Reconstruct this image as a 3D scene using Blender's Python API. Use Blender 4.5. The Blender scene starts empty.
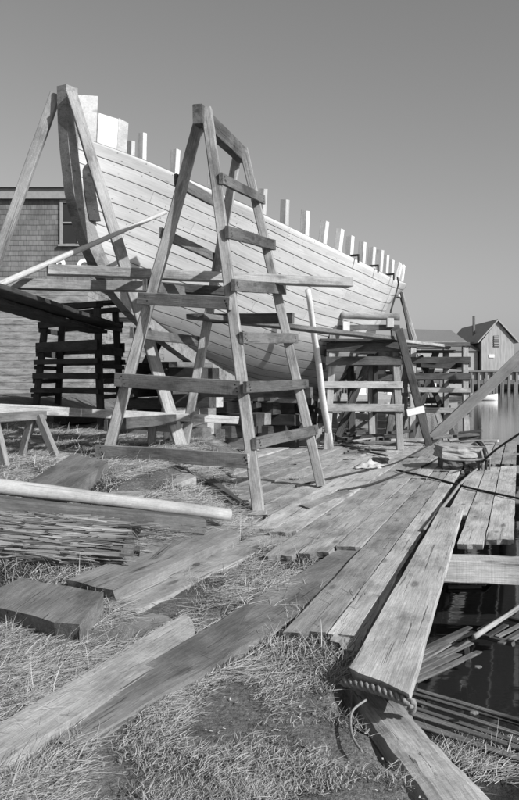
import bpy, bmesh, math, random
import numpy as np
from mathutils import Vector, Matrix, noise
random.seed(7); rng = np.random.default_rng(7)
S = bpy.context.scene; C = S.collection
CH = 1.55; F = 850.0; HX = 259.5; HY = 379.0
R = math.radians

# ------------------------------------------------------------------ measuring helpers
def W(px, py, d):                       # survey point: photo position + distance -> metres
    return Vector(((px-HX)/F*d, d, CH+(HY-py)/F*d))
def WZ(px, py, z):                      # point of known height
    d = (CH-z)*F/(py-HY); return Vector(((px-HX)/F*d, d, z))
def ss(t):
    t = max(0.0, min(1.0, t)); return t*t*(3-2*t)
EDGE = [(-2, 1.3), (2.2, .98), (3.3, .62), (3.7, .54), (3.95, .49), (4.2, .37), (6.9, 1.02), (12.8, 2.85), (20.5, 5.4), (22.5, 4.5), (27, 1.0), (40, -7), (60, -30), (90, -80)]
def edge(y):
    for (a, b), (c, d) in zip(EDGE, EDGE[1:]):
        if y <= c: return b+(d-b)*(y-a)/(c-a)
    return EDGE[-1][1]
def G(x, y, rough=True):
    z = -.07
    z += .53*ss((-x-.1)/1.2)*ss((y-5)/5.5)
    z += .60*ss((-x-4.2)/1.7)*ss((y-16)/4)
    z += .10*ss((-x-.3)/1.5)*ss((6-y)/3)
    if rough:
        z += .05*noise.noise(Vector((x*.9, y*.9, 0)))+.022*noise.noise(Vector((x*4, y*4, 3)))
    if rough: z -= .20*math.exp(-(((x+.86)/.22)**2+((y-6.75)/.42)**2))
    e = edge(y)
    if x > e-.02:
        k = ss((x-e+.02)/(.16 if y < 20 else 2.0))
        low = -1.9
        if y < 7.5: low = -1.9+1.12*ss((7.3-y)/2.2)
        z = z*(1-k)+low*k+(.05*noise.noise(Vector((x*3, y*3, 8))) if k > .5 else 0)
    return z
def GP(px, py, lift=0.0):               # point on the ground (plus a lift) seen at px, py
    z = 0
    for _ in range(40):
        p = WZ(px, py, z+lift); z = .5*z+.5*G(p.x, p.y, False)
    return WZ(px, py, z+lift)

# ------------------------------------------------------------------ materials
class N:
    def __init__(s, name):
        m = bpy.data.materials.new(name); m.use_nodes = True
        s.m = m; s.t = m.node_tree; s.b = s.t.nodes['Principled BSDF']
        s.b.inputs['Specular IOR Level'].default_value = .25
    def n(s, typ, **kw):
        nd = s.t.nodes.new(typ)
        for k, v in kw.items():
            if k.startswith('i_'):
                key = k[2:]; key = int(key) if key.isdigit() else key.replace('_', ' ')
                nd.inputs[key].default_value = v
            else: setattr(nd, k, v)
        return nd
    def l(s, a, b): s.t.links.new(a, b)
    def math(s, op, a, b=None, c=None):
        nd = s.n('ShaderNodeMath', operation=op)
        for i, v in enumerate((a, b, c)):
            if v is None: continue
            if isinstance(v, (int, float)): nd.inputs[i].default_value = v
            else: s.l(v, nd.inputs[i])
        return nd.outputs[0]
    def noise(s, vec, scale, detail=4, rough=.55, dist=0):
        nd = s.n('ShaderNodeTexNoise'); nd.inputs['Scale'].default_value = scale
        nd.inputs['Detail'].default_value = detail; nd.inputs['Roughness'].default_value = rough
        nd.inputs['Distortion'].default_value = dist
        s.l(vec, nd.inputs['Vector']); return nd.outputs['Fac']
    def mapped(s, vec, scale):
        nd = s.n('ShaderNodeMapping'); nd.inputs['Scale'].default_value = scale
        s.l(vec, nd.inputs['Vector']); return nd.outputs[0]
    def ramp(s, fac, stops):
        nd = s.n('ShaderNodeMapRange'); nd.inputs[1].default_value = stops[0]; nd.inputs[2].default_value = stops[1]
        nd.inputs[3].default_value = stops[2]; nd.inputs[4].default_value = stops[3]
        s.l(fac, nd.inputs[0]); return nd.outputs[0]
    def grey(s, val):
        nd = s.n('ShaderNodeCombineColor')
        for i in range(3): s.l(val, nd.inputs[i])
        s.l(nd.outputs[0], s.b.inputs['Base Color'])
    def bump(s, h, strength, dist):
        nd = s.n('ShaderNodeBump'); nd.inputs['Strength'].default_value = strength; nd.inputs['Distance'].default_value = dist
        s.l(h, nd.inputs['Height']); s.l(nd.outputs[0], s.b.inputs['Normal'])

def wood(name, base, contrast=.35, grain=1.0, rough=.85, crack=.5, knots=.5, bump=.6, nails=0):
    k = N(name)
    tc = k.n('ShaderNodeTexCoord').outputs['Object']
    oi = k.n('ShaderNodeObjectInfo').outputs['Random']
    off = k.n('ShaderNodeVectorMath', operation='ADD'); k.l(tc, off.inputs[0])
    cx = k.n('ShaderNodeCombineXYZ'); k.l(k.math('MULTIPLY', oi, 37.0), cx.inputs[0]); k.l(k.math('MULTIPLY', oi, 11.0), cx.inputs[1])
    k.l(cx.outputs[0], off.inputs[1]); v = off.outputs[0]
    g1 = k.noise(k.mapped(v, (.7, 24*grain, 24*grain)), 1, 5, .62, .15)
    g2 = k.noise(k.mapped(v, (4, 150*grain, 150*grain)), 1, 4, .7)
    bl = k.noise(k.mapped(v, (1.3, 3.5, 3.5)), 1, 5, .65)
    sp = k.noise(v, 28, 3, .7)
    cr = k.noise(k.mapped(v, (.6, 48*grain, 48*grain)), 1, 4, .6, .12)
    st = k.noise(k.mapped(v, (.55, 1.6, 1.6)), 1.6, 6, .7, .4)
    val = k.math('ADD', k.math('MULTIPLY', g1, contrast*1.5), 1-contrast*.75)
    val = k.math('MULTIPLY', val, k.ramp(bl, (.25, .75, 1-contrast*.8, 1+contrast*.7)))
    val = k.math('MULTIPLY', val, k.ramp(g2, (.34, .66, 1-contrast*.75, 1+contrast*.6)))
    val = k.math('MULTIPLY', val, k.ramp(sp, (.3, .7, .88, 1.1)))
    val = k.math('MULTIPLY', val, k.ramp(oi, (0, 1, .66, 1.20)))
    val = k.math('MULTIPLY', val, k.ramp(st, (.36, .52, 1-contrast*1.25, 1.04)))
    dark = k.ramp(cr, (.345, .372, 1-crack*1.15, 1.0)); val = k.math('MULTIPLY', val, dark)
    vo = k.n('ShaderNodeTexVoronoi'); vo.inputs['Scale'].default_value = 1; k.l(k.mapped(v, (1.5, 5, 5)), vo.inputs['Vector'])
    kn = k.ramp(vo.outputs['Distance'], (.09, .17, 1-knots, 1)); val = k.math('MULTIPLY', val, kn)
    if nails:
        sx = k.n('ShaderNodeSeparateXYZ'); k.l(tc, sx.inputs[0])
        fx = k.math('MULTIPLY', k.math('SUBTRACT', k.math('FRACT', k.math('MULTIPLY', k.math('SUBTRACT', sx.outputs[0], .10), 1/nails)), .5), nails)
        ay = k.math('SUBTRACT', k.math('ABSOLUTE', sx.outputs[1]), .075)
        d = k.math('SQRT', k.math('ADD', k.math('POWER', fx, 2), k.math('POWER', ay, 2)))
        val = k.math('MULTIPLY', val, k.ramp(d, (.007, .014, .3, 1))); val = k.math('MULTIPLY', val, k.ramp(d, (.012, .06, .85, 1)))
    val = k.math('MULTIPLY', val, base)
    k.grey(val); k.b.inputs['Roughness'].default_value = rough
    h = k.math('ADD', k.math('MULTIPLY', g1, .7), k.math('ADD', k.math('MULTIPLY', g2, .35), k.math('MULTIPLY', dark, .9)))
    h = k.math('ADD', h, k.math('MULTIPLY', k.noise(k.mapped(v, (70, 2.5, 2.5)), 1, 2, .5, .3), .35))
    k.bump(h, bump, .008)
    return k.m
M = {}
M['leg'] = wood('weathered_spruce', .35, .38, crack=.35, knots=.45)
M['board'] = wood('grey_board', .24, .35, crack=.45, knots=.35)
M['rung'] = wood('brown_board', .13, .4, crack=.4, knots=.35)
M['dark'] = wood('old_and_shaded_timber', .075, .4, crack=.5)  # also carries the shade painted onto the left trestle
M['deck'] = wood('weathered_decking', .38, .33, crack=.5, knots=.5, nails=1.75)
M['plank'] = wood('silver_plank', .30, .34, crack=.65, knots=.3)
M['rough'] = wood('rough_baulk', .19, .5, crack=.75, knots=.4, bump=1.0)
M['baulk'] = wood('baulk_wood', .36, .33, .7, crack=.55, knots=.5, bump=.8)
M['new'] = wood('new_pine', .60, .14, crack=.15, knots=.3, bump=.3)
M['silver'] = wood('silvered_pole', .44, .22, crack=.3, knots=.4, bump=.5)
M['pole'] = wood('pale_pole', .55, .18, crack=.2, knots=.3, bump=.3)
M['beam'] = wood('grey_beam', .18, .35, crack=.5, knots=.3)
M['bark'] = wood('rotten_bark', .30, .45, crack=.8, knots=.2, bump=1.0)
M['lath'] = wood('wet_lath', .15, .5, crack=.4, knots=.2)

def flat(name, v, rough=.8, var=.2, sc=6, bump=.2, emit=0):
    k = N(name); tc = k.n('ShaderNodeTexCoord').outputs['Object']
    n = k.noise(tc, sc, 5, .65); k.grey(k.math('MULTIPLY', k.ramp(n, (.25, .75, 1-var, 1+var)), v))
    k.b.inputs['Roughness'].default_value = rough
    if bump: k.bump(n, bump, .02)
    return k.m
M['iron'] = flat('dark_iron', .03, .5)
M['rope'] = flat('old_rope', .22, .95, .4, 60)
M['tar'] = flat('tarred_rope', .035, .9, .3, 40)
M['stone'] = flat('rough_stone', .30, .95, .35, 9, .6)
M['stonedk'] = flat('dark_stone', .10, .95, .35, 9, .6)
M['white'] = flat('white_paint', .82, .6, .06, 8, .05)
M['farroof'] = flat('far_roof', .36, .95, .2, 2, .1)
M['trim'] = flat('house_trim', .26, .7, .15, 8, .1)
M['glass'] = flat('window_glass', .03, .12, .1, 2, 0)
M['roof'] = flat('roof_shingle', .15, .95, .3, 14, .3)
M['farwall'] = flat('far_board_wall', .34, .9, .12, 3, .1)
M['farpale'] = flat('far_pale_wall', .55, .9, .12, 3, .1)
M['cloth'] = flat('pale_cloth', .42, .95, .1, 9, .4)
M['pier'] = flat('pier_timber', .16, .9, .3, 9, .3)

def ground_mat():
    k = N('straw_strewn_earth'); tc = k.n('ShaderNodeTexCoord').outputs['Object']
    a = k.noise(tc, .8, 6, .65); b = k.noise(tc, 7, 6, .7); c = k.noise(tc, 45, 4, .75); d = k.noise(k.mapped(tc, (160, 30, 30)), 1, 2, .6, 2)
    v = k.ramp(a, (.3, .7, .07, .17)); v = k.math('MULTIPLY', v, k.ramp(b, (.3, .7, .6, 1.35)))
    v = k.math('MULTIPLY', v, k.ramp(c, (.32, .68, .5, 1.5))); v = k.math('MULTIPLY', v, k.ramp(d, (.35, .65, .8, 1.25)))
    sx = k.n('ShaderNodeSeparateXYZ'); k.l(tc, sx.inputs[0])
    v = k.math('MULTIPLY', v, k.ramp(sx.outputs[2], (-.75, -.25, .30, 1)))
    k.grey(v); k.b.inputs['Roughness'].default_value = .95
    k.bump(k.math('ADD', b, k.math('MULTIPLY', c, .5)), .9, .03); return k.m
M['ground'] = ground_mat()
def water_mat():
    k = N('harbour_water'); tc = k.n('ShaderNodeTexCoord').outputs['Object']
    k.b.inputs['Base Color'].default_value = (.02, .02, .02, 1); k.b.inputs['Roughness'].default_value = .07
    k.b.inputs['Specular IOR Level'].default_value = .5
    n = k.noise(k.mapped(tc, (1.0, 2.2, 1)), 1.6, 3, .5); k.bump(n, .12, .04); return k.m
M['water'] = water_mat()
def shingle_mat():
    k = N('wall_shingles'); tc = k.n('ShaderNodeTexCoord').outputs['Object']
    br = k.n('ShaderNodeTexBrick', offset=.5); br.inputs['Scale'].default_value = 1
    br.inputs['Brick Width'].default_value = .17; br.inputs['Row Height'].default_value = .17
    br.inputs['Mortar Size'].default_value = .005; br.inputs['Mortar Smooth'].default_value = .4
    br.inputs['Color1'].default_value = (.72, .72, .72, 1); br.inputs['Color2'].default_value = (1, 1, 1, 1); br.inputs['Mortar'].default_value = (.4, .4, .4, 1)
    sx = k.n('ShaderNodeSeparateXYZ'); k.l(tc, sx.inputs[0]); cb = k.n('ShaderNodeCombineXYZ')
    k.l(k.math('ADD', sx.outputs[0], sx.outputs[1]), cb.inputs[0]); k.l(sx.outputs[2], cb.inputs[1])
    wob = k.n('ShaderNodeVectorMath', operation='ADD'); k.l(cb.outputs[0], wob.inputs[0])
    w2 = k.n('ShaderNodeCombineXYZ'); k.l(k.math('MULTIPLY', k.noise(tc, 1.7), .03), w2.inputs[1]); k.l(w2.outputs[0], wob.inputs[1])
    k.l(wob.outputs[0], br.inputs['Vector'])
    bw = k.n('ShaderNodeRGBToBW'); k.l(br.outputs['Color'], bw.inputs[0])
    v = k.math('MULTIPLY', bw.outputs[0], k.ramp(k.noise(tc, .9, 5, .6), (.3, .7, .12, .24)))
    v = k.math('MULTIPLY', v, k.ramp(k.noise(k.mapped(tc, (30, 30, 4)), 1, 3), (.3, .7, .8, 1.2)))
    sw = k.n('ShaderNodeSeparateXYZ'); k.l(wob.outputs[0], sw.inputs[0]); v = k.math('MULTIPLY', v, k.ramp(k.math('FRACT', k.math('MULTIPLY', sw.outputs[1], 1/.17)), (0, .22, .42, 1)))  # shadow line of each shingle course painted into the colour
    k.grey(v); k.b.inputs['Roughness'].default_value = .9; k.bump(bw.outputs[0], .6, .02); return k.m
M['shingle'] = shingle_mat()
def board_mat():
    k = N('peeling_boards'); tc = k.n('ShaderNodeTexCoord').outputs['Object']; sx = k.n('ShaderNodeSeparateXYZ'); k.l(tc, sx.inputs[0])
    fr = k.math('FRACT', k.math('MULTIPLY', sx.outputs[2], 4.2)); line = k.ramp(fr, (0, .1, .35, 1))
    n = k.noise(k.mapped(tc, (1.2, 1.2, 5)), 1.1, 6, .7); v = k.math('MULTIPLY', line, k.ramp(n, (.3, .62, .08, .32)))
    n2 = k.noise(k.mapped(tc, (2.5, 2.5, 16)), 1, 3, .6, .6); v = k.math('MULTIPLY', v, k.ramp(n2, (.3, .4, .45, 1)))
    k.grey(v); k.b.inputs['Roughness'].default_value = .9; k.bump(line, .5, .02); return k.m
M['boards'] = board_mat()
def vboard_mat():
    k = N('upright_boards'); tc = k.n('ShaderNodeTexCoord').outputs['Object']; sx = k.n('ShaderNodeSeparateXYZ'); k.l(tc, sx.inputs[0])
    fr = k.math('FRACT', k.math('MULTIPLY', k.math('ADD', sx.outputs[0], sx.outputs[1]), 2.0)); line = k.ramp(fr, (0, .12, .55, 1))
    v = k.math('MULTIPLY', line, k.ramp(k.noise(k.mapped(tc, (3, 3, .4)), 1, 4), (.3, .7, .26, .42)))
    k.grey(v); k.b.inputs['Roughness'].default_value = .9; return k.m
M['vboard'] = vboard_mat()
def hull_mat():                          # UV: u = metres along, v = strake number from the sheer down
    k = N('hull_planking'); uv = k.n('ShaderNodeUVMap').outputs[0]; sx = k.n('ShaderNodeSeparateXYZ'); k.l(uv, sx.inputs[0])
    u, v = sx.outputs[0], sx.outputs[1]
    row = k.math('FLOOR', v); fv = k.math('FRACT', v)
    wn = k.n('ShaderNodeTexWhiteNoise', noise_dimensions='1D'); k.l(row, wn.inputs['W']); rnd = wn.outputs['Value']
    us = k.math('ADD', u, k.math('MULTIPLY', rnd, 9.0)); seg = k.math('MULTIPLY', us, 1/4.6)
    wn2 = k.n('ShaderNodeTexWhiteNoise', noise_dimensions='2D'); cb = k.n('ShaderNodeCombineXYZ'); k.l(row, cb.inputs[0]); k.l(k.math('FLOOR', seg), cb.inputs[1]); k.l(cb.outputs[0], wn2.inputs['Vector'])
    tone = k.ramp(wn2.outputs['Value'], (0, 1, .92, 1.08))
    e = k.math('MINIMUM', fv, k.math('SUBTRACT', 1.0, fv))
    wig = k.math('MULTIPLY', k.noise(k.mapped(uv, (1.5, 3, 1)), 1, 2), .02)
    seam = k.ramp(k.math('ADD', e, wig), (.02, .065, .18, 1))
    bu = k.math('FRACT', seg); be = k.math('MINIMUM', bu, k.math('SUBTRACT', 1.0, bu)); butt = k.ramp(be, (.0006, .0014, .6, 1))
    # fastenings: two bungs at each frame
    fu = k.math('SUBTRACT', k.math('FRACT', k.math('MULTIPLY', k.math('ADD', u, k.math('MULTIPLY', k.noise(uv, 9), .05)), 1/.42)), .5)
    du = k.math('MULTIPLY', fu, .42)
    dv1 = k.math('MULTIPLY', k.math('SUBTRACT', fv, .24), .23); dv2 = k.math('MULTIPLY', k.math('SUBTRACT', fv, .74), .23)
    dd = lambda dv, sh: k.math('SQRT', k.math('ADD', k.math('POWER', k.math('ADD', du, sh), 2), k.math('POWER', dv, 2)))
    d = k.math('MINIMUM', dd(dv1, .04), dd(dv2, -.05)); dot = k.ramp(d, (.008, .014, .45, 1)); dot = k.math('MAXIMUM', dot, k.ramp(k.noise(k.mapped(uv, (.7, .45, 1)), 1, 3), (.44, .52, 0, 1)))
    g = k.noise(k.mapped(uv, (1.2, 9, 1)), 1, 5, .6, .5); g2 = k.noise(k.mapped(uv, (6, 50, 1)), 1, 3); bl = k.noise(uv, .8, 5, .65)
    val = k.math('MULTIPLY', tone, k.ramp(g, (.3, .7, .86, 1.08))); val = k.math('MULTIPLY', val, k.ramp(g2, (.3, .7, .94, 1.05)))
    val = k.math('MULTIPLY', val, k.ramp(bl, (.3, .62, .82, 1.08)))
    kn = k.n('ShaderNodeTexVoronoi'); kn.inputs['Scale'].default_value = 1; k.l(k.mapped(uv, (1.4, 1.3, 1)), kn.inputs['Vector'])
    val = k.math('MULTIPLY', val, k.ramp(kn.outputs['Distance'], (.03, .08, .6, 1)))
    val = k.math('MULTIPLY', k.math('MULTIPLY', val, seam), k.math('MULTIPLY', butt, dot))
    # lower strakes are darker grey
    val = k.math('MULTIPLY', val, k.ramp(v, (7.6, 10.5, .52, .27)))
    k.grey(val); k.b.inputs['Roughness'].default_value = .7
    k.bump(k.math('ADD', seam, k.math('MULTIPLY', g, .15)), .6, .012); return k.m
M['hull'] = hull_mat()

# ------------------------------------------------------------------ object helpers
def tag(o, label=None, cat=None, group=None, kind=None):
    if label: o['label'] = label
    if cat: o['category'] = cat
    if group: o['group'] = group
    if kind: o['kind'] = kind
    return o
def empty(name, loc, label, cat, group=None):
    o = bpy.data.objects.new(name, None); C.objects.link(o); o.location = loc; o.empty_display_size = .2
    return tag(o, label, cat, group)
def rel(root, mw):
    loc = Vector((0, 0, 0)); p = root
    while p is not None: loc += p['_o'] if '_o' in p else p.location; p = p.parent
    return Matrix.Translation(-loc) @ mw
ORI = {}
def place(o, mw, parent):
    if parent is None: o.matrix_world = mw; ORI[o.name] = mw.copy()
    else:
        base = ORI.get(parent.name)
        if base is None: base = Matrix.Translation(parent.location)
        o.parent = parent; o.matrix_local = base.inverted() @ mw; ORI[o.name] = mw.copy()
def mesh_obj(name, verts, faces, mat, mw=None, parent=None, smooth=False, uvs=None):
    me = bpy.data.meshes.new(name); me.from_pydata([tuple(v) for v in verts], [], faces); me.validate(); me.update()
    if uvs:
        ul = me.uv_layers.new()
        for i, l in enumerate(me.loops): ul.data[i].uv = uvs[l.vertex_index]
    me.materials.append(mat)
    if smooth:
        for p in me.polygons: p.use_smooth = True
    o = bpy.data.objects.new(name, me); C.objects.link(o)
    place(o, mw or Matrix.Identity(4), parent); return o
def frame(p0, p1, up):
    x = (p1-p0).normalized(); up = Vector(up)
    y = up.cross(x)
    if y.length < 1e-4: y = Vector((0, 1, 0)).cross(x)
    y.normalize(); z = x.cross(y)
    m = Matrix((x, y, z)).transposed().to_4x4(); m.translation = p0; return m
def beam(name, p0, p1, w, h, mat, parent=None, up=(0, 0, 1), w1=None, h1=None, wob=.006, seg=.25, bev=.009, label=None, cat=None, group=None, bow=0, end=.02, nails=None):
    """squared timber from p0 to p1 (axis points), w across, h along 'up'; worn edges and slight bow"""
    p0, p1 = Vector(p0), Vector(p1); L = (p1-p0).length; mw = frame(p0, p1, up)
    w1 = w if w1 is None else w1; h1 = h if h1 is None else h1
    n = max(2, min(40, int(L/seg))); vs = []; fs = []; sd = random.random()*99
    for i in range(n+1):
        t = i/n; ww = (w+(w1-w)*t)/2; hh = (h+(h1-h)*t)/2; b = min(bev, ww*.4, hh*.4)
        oy = wob*2*noise.noise(Vector((t*L*.7, sd, 0))); oz = wob*2*noise.noise(Vector((t*L*.7, 5, sd)))+bow*math.sin(math.pi*t)
        prof = [(-ww+b, -hh), (ww-b, -hh), (ww, -hh+b), (ww, hh-b), (ww-b, hh), (-ww+b, hh), (-ww, hh-b), (-ww, -hh+b)]
        for j, (y, z) in enumerate(prof):
            q = wob*.6*noise.noise(Vector((t*L*3, sd+j*.3, j//2*3.1)))
            xx = t*L
            if i in (0, n): xx += end*noise.noise(Vector((y*9+sd, z*9, i)))
            vs.append((xx, y+oy+q*(1 if y > 0 else -1), z+oz+q*(1 if z > 0 else -1)))
    for i in range(n):
        for j in range(8):
            a, b_ = i*8+j, i*8+(j+1) % 8; fs.append((a, b_, b_+8, a+8))
    fs.append(tuple(range(7, -1, -1))); fs.append(tuple(range(n*8, n*8+8))); nf = len(fs)
    for (e, g_) in nails or ():
        for (dx, dz) in ((-.02, h*.25), (.025, -h*.22), (.0, 0)):
            x = (e if e > 0 else L+e)+dx+random.uniform(-.01, .01); z = dz+random.uniform(-.01, .01)
            for sy in (-1, 1):
                b0 = len(vs); y = sy*(w/2+.008)
                for q in range(6): vs.append((x+.013*math.cos(q*1.047), y, z+.013*math.sin(q*1.047)))
                fs.append(tuple(b0+q for q in range(6)))
    o = mesh_obj(name, vs, fs, mat, mw, parent)
    if nails:
        o.data.materials.append(M['iron'])
        for p in o.data.polygons[nf:]: p.material_index = 1
    return tag(o, label, cat, group)
def tube(name, pts, r, mat, parent=None, seg=8, label=None, cat=None, r1=None, rough=0, twist=False, group=None, smooth=True):
    pts = [Vector(p) for p in pts]; vs = []; fs = []; n = len(pts); sd = random.random()*50
    mw = frame(pts[0], pts[-1], (0, 0, 1)) if (pts[-1]-pts[0]).length > 1e-3 else Matrix.Translation(pts[0])
    inv = mw.inverted()
    for i, p in enumerate(pts):
        d = (pts[min(i+1, n-1)]-pts[max(i-1, 0)]).normalized(); a = d.orthogonal() if abs(d.z) > .95 else d.cross(Vector((0, 0, 1)))
        a.normalize(); b = d.cross(a); rr = r if r1 is None else r+(r1-r)*i/(n-1)
        for j in range(seg):
            t = 2*math.pi*j/seg; q = rr*(1+rough*noise.noise(Vector((math.cos(t)*1.5+sd, math.sin(t)*1.5, i*.35))))
            if twist: q *= 1+.22*math.cos(3*(t)-i*.9)
            vs.append(inv @ (p+a*math.cos(t)*q+b*math.sin(t)*q))
    for i in range(n-1):
        for j in range(seg):
            a, b = i*seg+j, i*seg+(j+1) % seg; fs.append((a, b, b+seg, a+seg))
    fs.append(tuple(range(seg-1, -1, -1))); fs.append(tuple(range((n-1)*seg, n*seg)))
    o = mesh_obj(name, vs, fs, mat, mw, parent, smooth=smooth); return tag(o, label, cat, group)
def pole(name, p0, p1, r, mat, r1=None, n=14, **kw):
    p0, p1 = Vector(p0), Vector(p1); sd = random.random()*30; L = (p1-p0).length
    pts = [p0.lerp(p1, i/n)+Vector((noise.noise(Vector((i*.3, sd, 0))), noise.noise(Vector((i*.3, 0, sd))), 0))*.006*L for i in range(n+1)]
    return tube(name, pts, r, mat, r1=r1, rough=kw.pop('rough', .12), seg=kw.pop('seg', 10), **kw)
FOOT = []                                # ground footprints kept clear of grass
def slab(name, corners, thick, mat, label, cat='plank', group=None, parent=None, jag=.02, nseg=22, wob=.006, clear=True):
    """sawn board lying with its four TOP corners given (a,b near end; c,d far end: a-d and b-c are its long sides)"""
    a, b, c, d = [Vector(p) for p in corners]; p0 = (a+b)/2; p1 = (c+d)/2
    nrm = (b-a).cross(d-a); nrm = nrm if nrm.z > 0 else -nrm
    mw = frame(p0, p1, nrm); inv = mw.inverted(); vs = []; fs = []; sd = random.random()*90; K = 5
    for i in range(nseg+1):
        t = i/nseg; l = a.lerp(d, t); r = b.lerp(c, t); row = []
        for j in range(K+1):
            s = j/K; p = inv @ l.lerp(r, s)
            p.z += wob*noise.noise(Vector((p.x*2.5+sd, p.y*6, 0)))
            if j in (0, K): p.y += min(wob, .012)*.8*noise.noise(Vector((p.x*1.6, sd+j, 1)))
            if i in (0, nseg): p.x += jag*noise.noise(Vector((sd+i, p.y*14, 2)))*(2 if i else 2)
            row.append(p)
        vs += row
    top = len(vs); vs += [Vector((v.x+.004*noise.noise(v*5)+(min(.08, thick*.9)*(1-.4*noise.noise(v*9)) if q < K+1 else 0), v.y*.985, v.z-thick)) for q, v in enumerate(vs)]  # near end undercut, shaped to darken its end face
    idx = lambda i, j: i*(K+1)+j
    for i in range(nseg):
        for j in range(K):
            q = (idx(i, j), idx(i, j+1), idx(i+1, j+1), idx(i+1, j)); fs.append(q); fs.append(tuple(top+k for k in reversed(q)))
        for j in (0, K): fs.append((idx(i, j), idx(i+1, j), top+idx(i+1, j), top+idx(i, j)))
    for i in (0, nseg):
        for j in range(K): fs.append((idx(i, j), idx(i, j+1), top+idx(i, j+1), top+idx(i, j)))
    o = mesh_obj(name, vs, fs, mat, mw, parent)
    bm = bmesh.new(); bm.from_mesh(o.data); bmesh.ops.recalc_face_normals(bm, faces=bm.faces); bm.to_mesh(o.data); bm.free()
    if clear: FOOT.append([(p.x, p.y) for p in (a, b, c, d)])
    if parent is None: tag(o, label, cat, group)
    return o
def rock(name, c, size, mat, parent=None, sub=3, rough=.35, rot=0, label=None, cat=None, group=None, boxy=.75, sd=0):
    bm = bmesh.new(); bmesh.ops.create_cube(bm, size=2); bmesh.ops.subdivide_edges(bm, edges=bm.edges, cuts=7, use_grid_fill=True)
    for v in bm.verts:
        s = v.co.normalized()*1.25; v.co = v.co*boxy+s*(1-boxy); n = noise.noise(v.co*1.6+Vector((sd*7, sd, 0)))*rough*.5+noise.noise(v.co*5+Vector((sd, 0, 0)))*rough*.18
        v.co *= (1+n); v.co.x *= size[0]/2; v.co.y *= size[1]/2; v.co.z *= size[2]/2
    me = bpy.data.meshes.new(name); bm.to_mesh(me); bm.free(); me.materials.append(mat)
    o = bpy.data.objects.new(name, me); C.objects.link(o); place(o, Matrix.Translation(c) @ Matrix.Rotation(rot, 4, 'Z'), parent)
    return tag(o, label, cat, group)
def box(name, x0, x1, y0, y1, z0, z1, mat, parent=None, mw=None, **kw):
    vs = [(x, y, z) for z in (z0, z1) for y in (y0, y1) for x in (x0, x1)]
    fs = [(0, 2, 3, 1), (4, 5, 7, 6), (0, 1, 5, 4), (2, 6, 7, 3), (0, 4, 6, 2), (1, 3, 7, 5)]
    o = mesh_obj(name, vs, fs, mat, mw, parent); return tag(o, **kw)

# ------------------------------------------------------------------ camera, sky, sun
cam = bpy.data.cameras.new('camera'); co = bpy.data.objects.new('camera', cam); C.objects.link(co); S.camera = co
co.location = (0, 0, CH); co.rotation_euler = (R(90), 0, 0)
cam.sensor_fit = 'VERTICAL'; cam.sensor_height = 24; cam.lens = 24*F/800; cam.shift_y = -(400-HY)/800; cam.clip_end = 3000; cam.clip_start = .05
SUN = Vector((.75, -.66, .0)).normalized(); EL = R(31)
sd_ = Vector((SUN.x*math.cos(EL), SUN.y*math.cos(EL), math.sin(EL)))
w = bpy.data.worlds.new('World'); S.world = w; w.use_nodes = True; nt = w.node_tree
sky = nt.nodes.new('ShaderNodeTexSky'); sky.sky_type = 'NISHITA'; sky.sun_disc = False; sky.sun_elevation = EL
sky.sun_rotation = math.atan2(SUN.x, SUN.y); sky.dust_density = 1.5; sky.air_density = 1.0; sky.ozone_density = 1.0
sep = nt.nodes.new('ShaderNodeSeparateColor'); cmb = nt.nodes.new('ShaderNodeMath'); cmb.operation = 'MULTIPLY_ADD'
nt.links.new(sky.outputs[0], sep.inputs[0])               # monochrome film: yellow-orange sensitive
cmb2 = nt.nodes.new('ShaderNodeMath'); cmb2.operation = 'MULTIPLY'; cmb2.inputs[1].default_value = .35
cmb3 = nt.nodes.new('ShaderNodeMath'); cmb3.operation = 'MULTIPLY_ADD'; cmb3.inputs[1].default_value = .28
nt.links.new(sep.outputs[2], cmb3.inputs[0]); nt.links.new(sep.outputs[1], cmb2.inputs[0]); nt.links.new(cmb2.outputs[0], cmb3.inputs[2])
nt.links.new(sep.outputs[0], cmb.inputs[0]); cmb.inputs[1].default_value = .37; nt.links.new(cmb3.outputs[0], cmb.inputs[2])
bg = nt.nodes['Background']; bg.inputs['Strength'].default_value = .092
nt.links.new(cmb.outputs[0], bg.inputs['Color'])
sl = bpy.data.lights.new('sun', 'SUN'); sl.energy = 4.8; sl.angle = R(.53); sl.color = (1, 1, 1)
so = bpy.data.objects.new('sun', sl); C.objects.link(so); so.rotation_euler = sd_.to_track_quat('Z', 'Y').to_euler()
S.view_settings.view_transform = 'Standard'; S.view_settings.look = 'None'; S.view_settings.gamma = 1; S.view_settings.exposure = 0.25

# ------------------------------------------------------------------ ground and water
def ground():
    xs = np.concatenate([np.linspace(-400, -30, 10), np.linspace(-28, -8, 24), np.linspace(-7.9, 6.5, 200), np.linspace(6.8, 14, 14)])
    ys = np.concatenate([np.linspace(-60, -2, 6), np.linspace(-1.5, 12, 190), np.linspace(12.15, 32, 110), np.linspace(33, 90, 30)])
    vs = [(x, y, G(x, y)) for y in ys for x in xs]; nx = len(xs)
    fs = [(j*nx+i, j*nx+i+1, (j+1)*nx+i+1, (j+1)*nx+i) for j in range(len(ys)-1) for i in range(nx-1)]
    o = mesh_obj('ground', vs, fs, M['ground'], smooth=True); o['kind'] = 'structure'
ground()
o = mesh_obj('seabed', [(-2500, -500, -2.4), (2500, -500, -2.4), (2500, 2500, -2.4), (-2500, 2500, -2.4)], [(0, 1, 2, 3)], M['pier']); o['kind'] = 'structure'
o = mesh_obj('water', [(-2500, -500, -.95), (2500, -500, -.95), (2500, 2500, -.95), (-2500, 2500, -.95)], [(0, 1, 2, 3)], M['water']); o['kind'] = 'structure'
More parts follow.
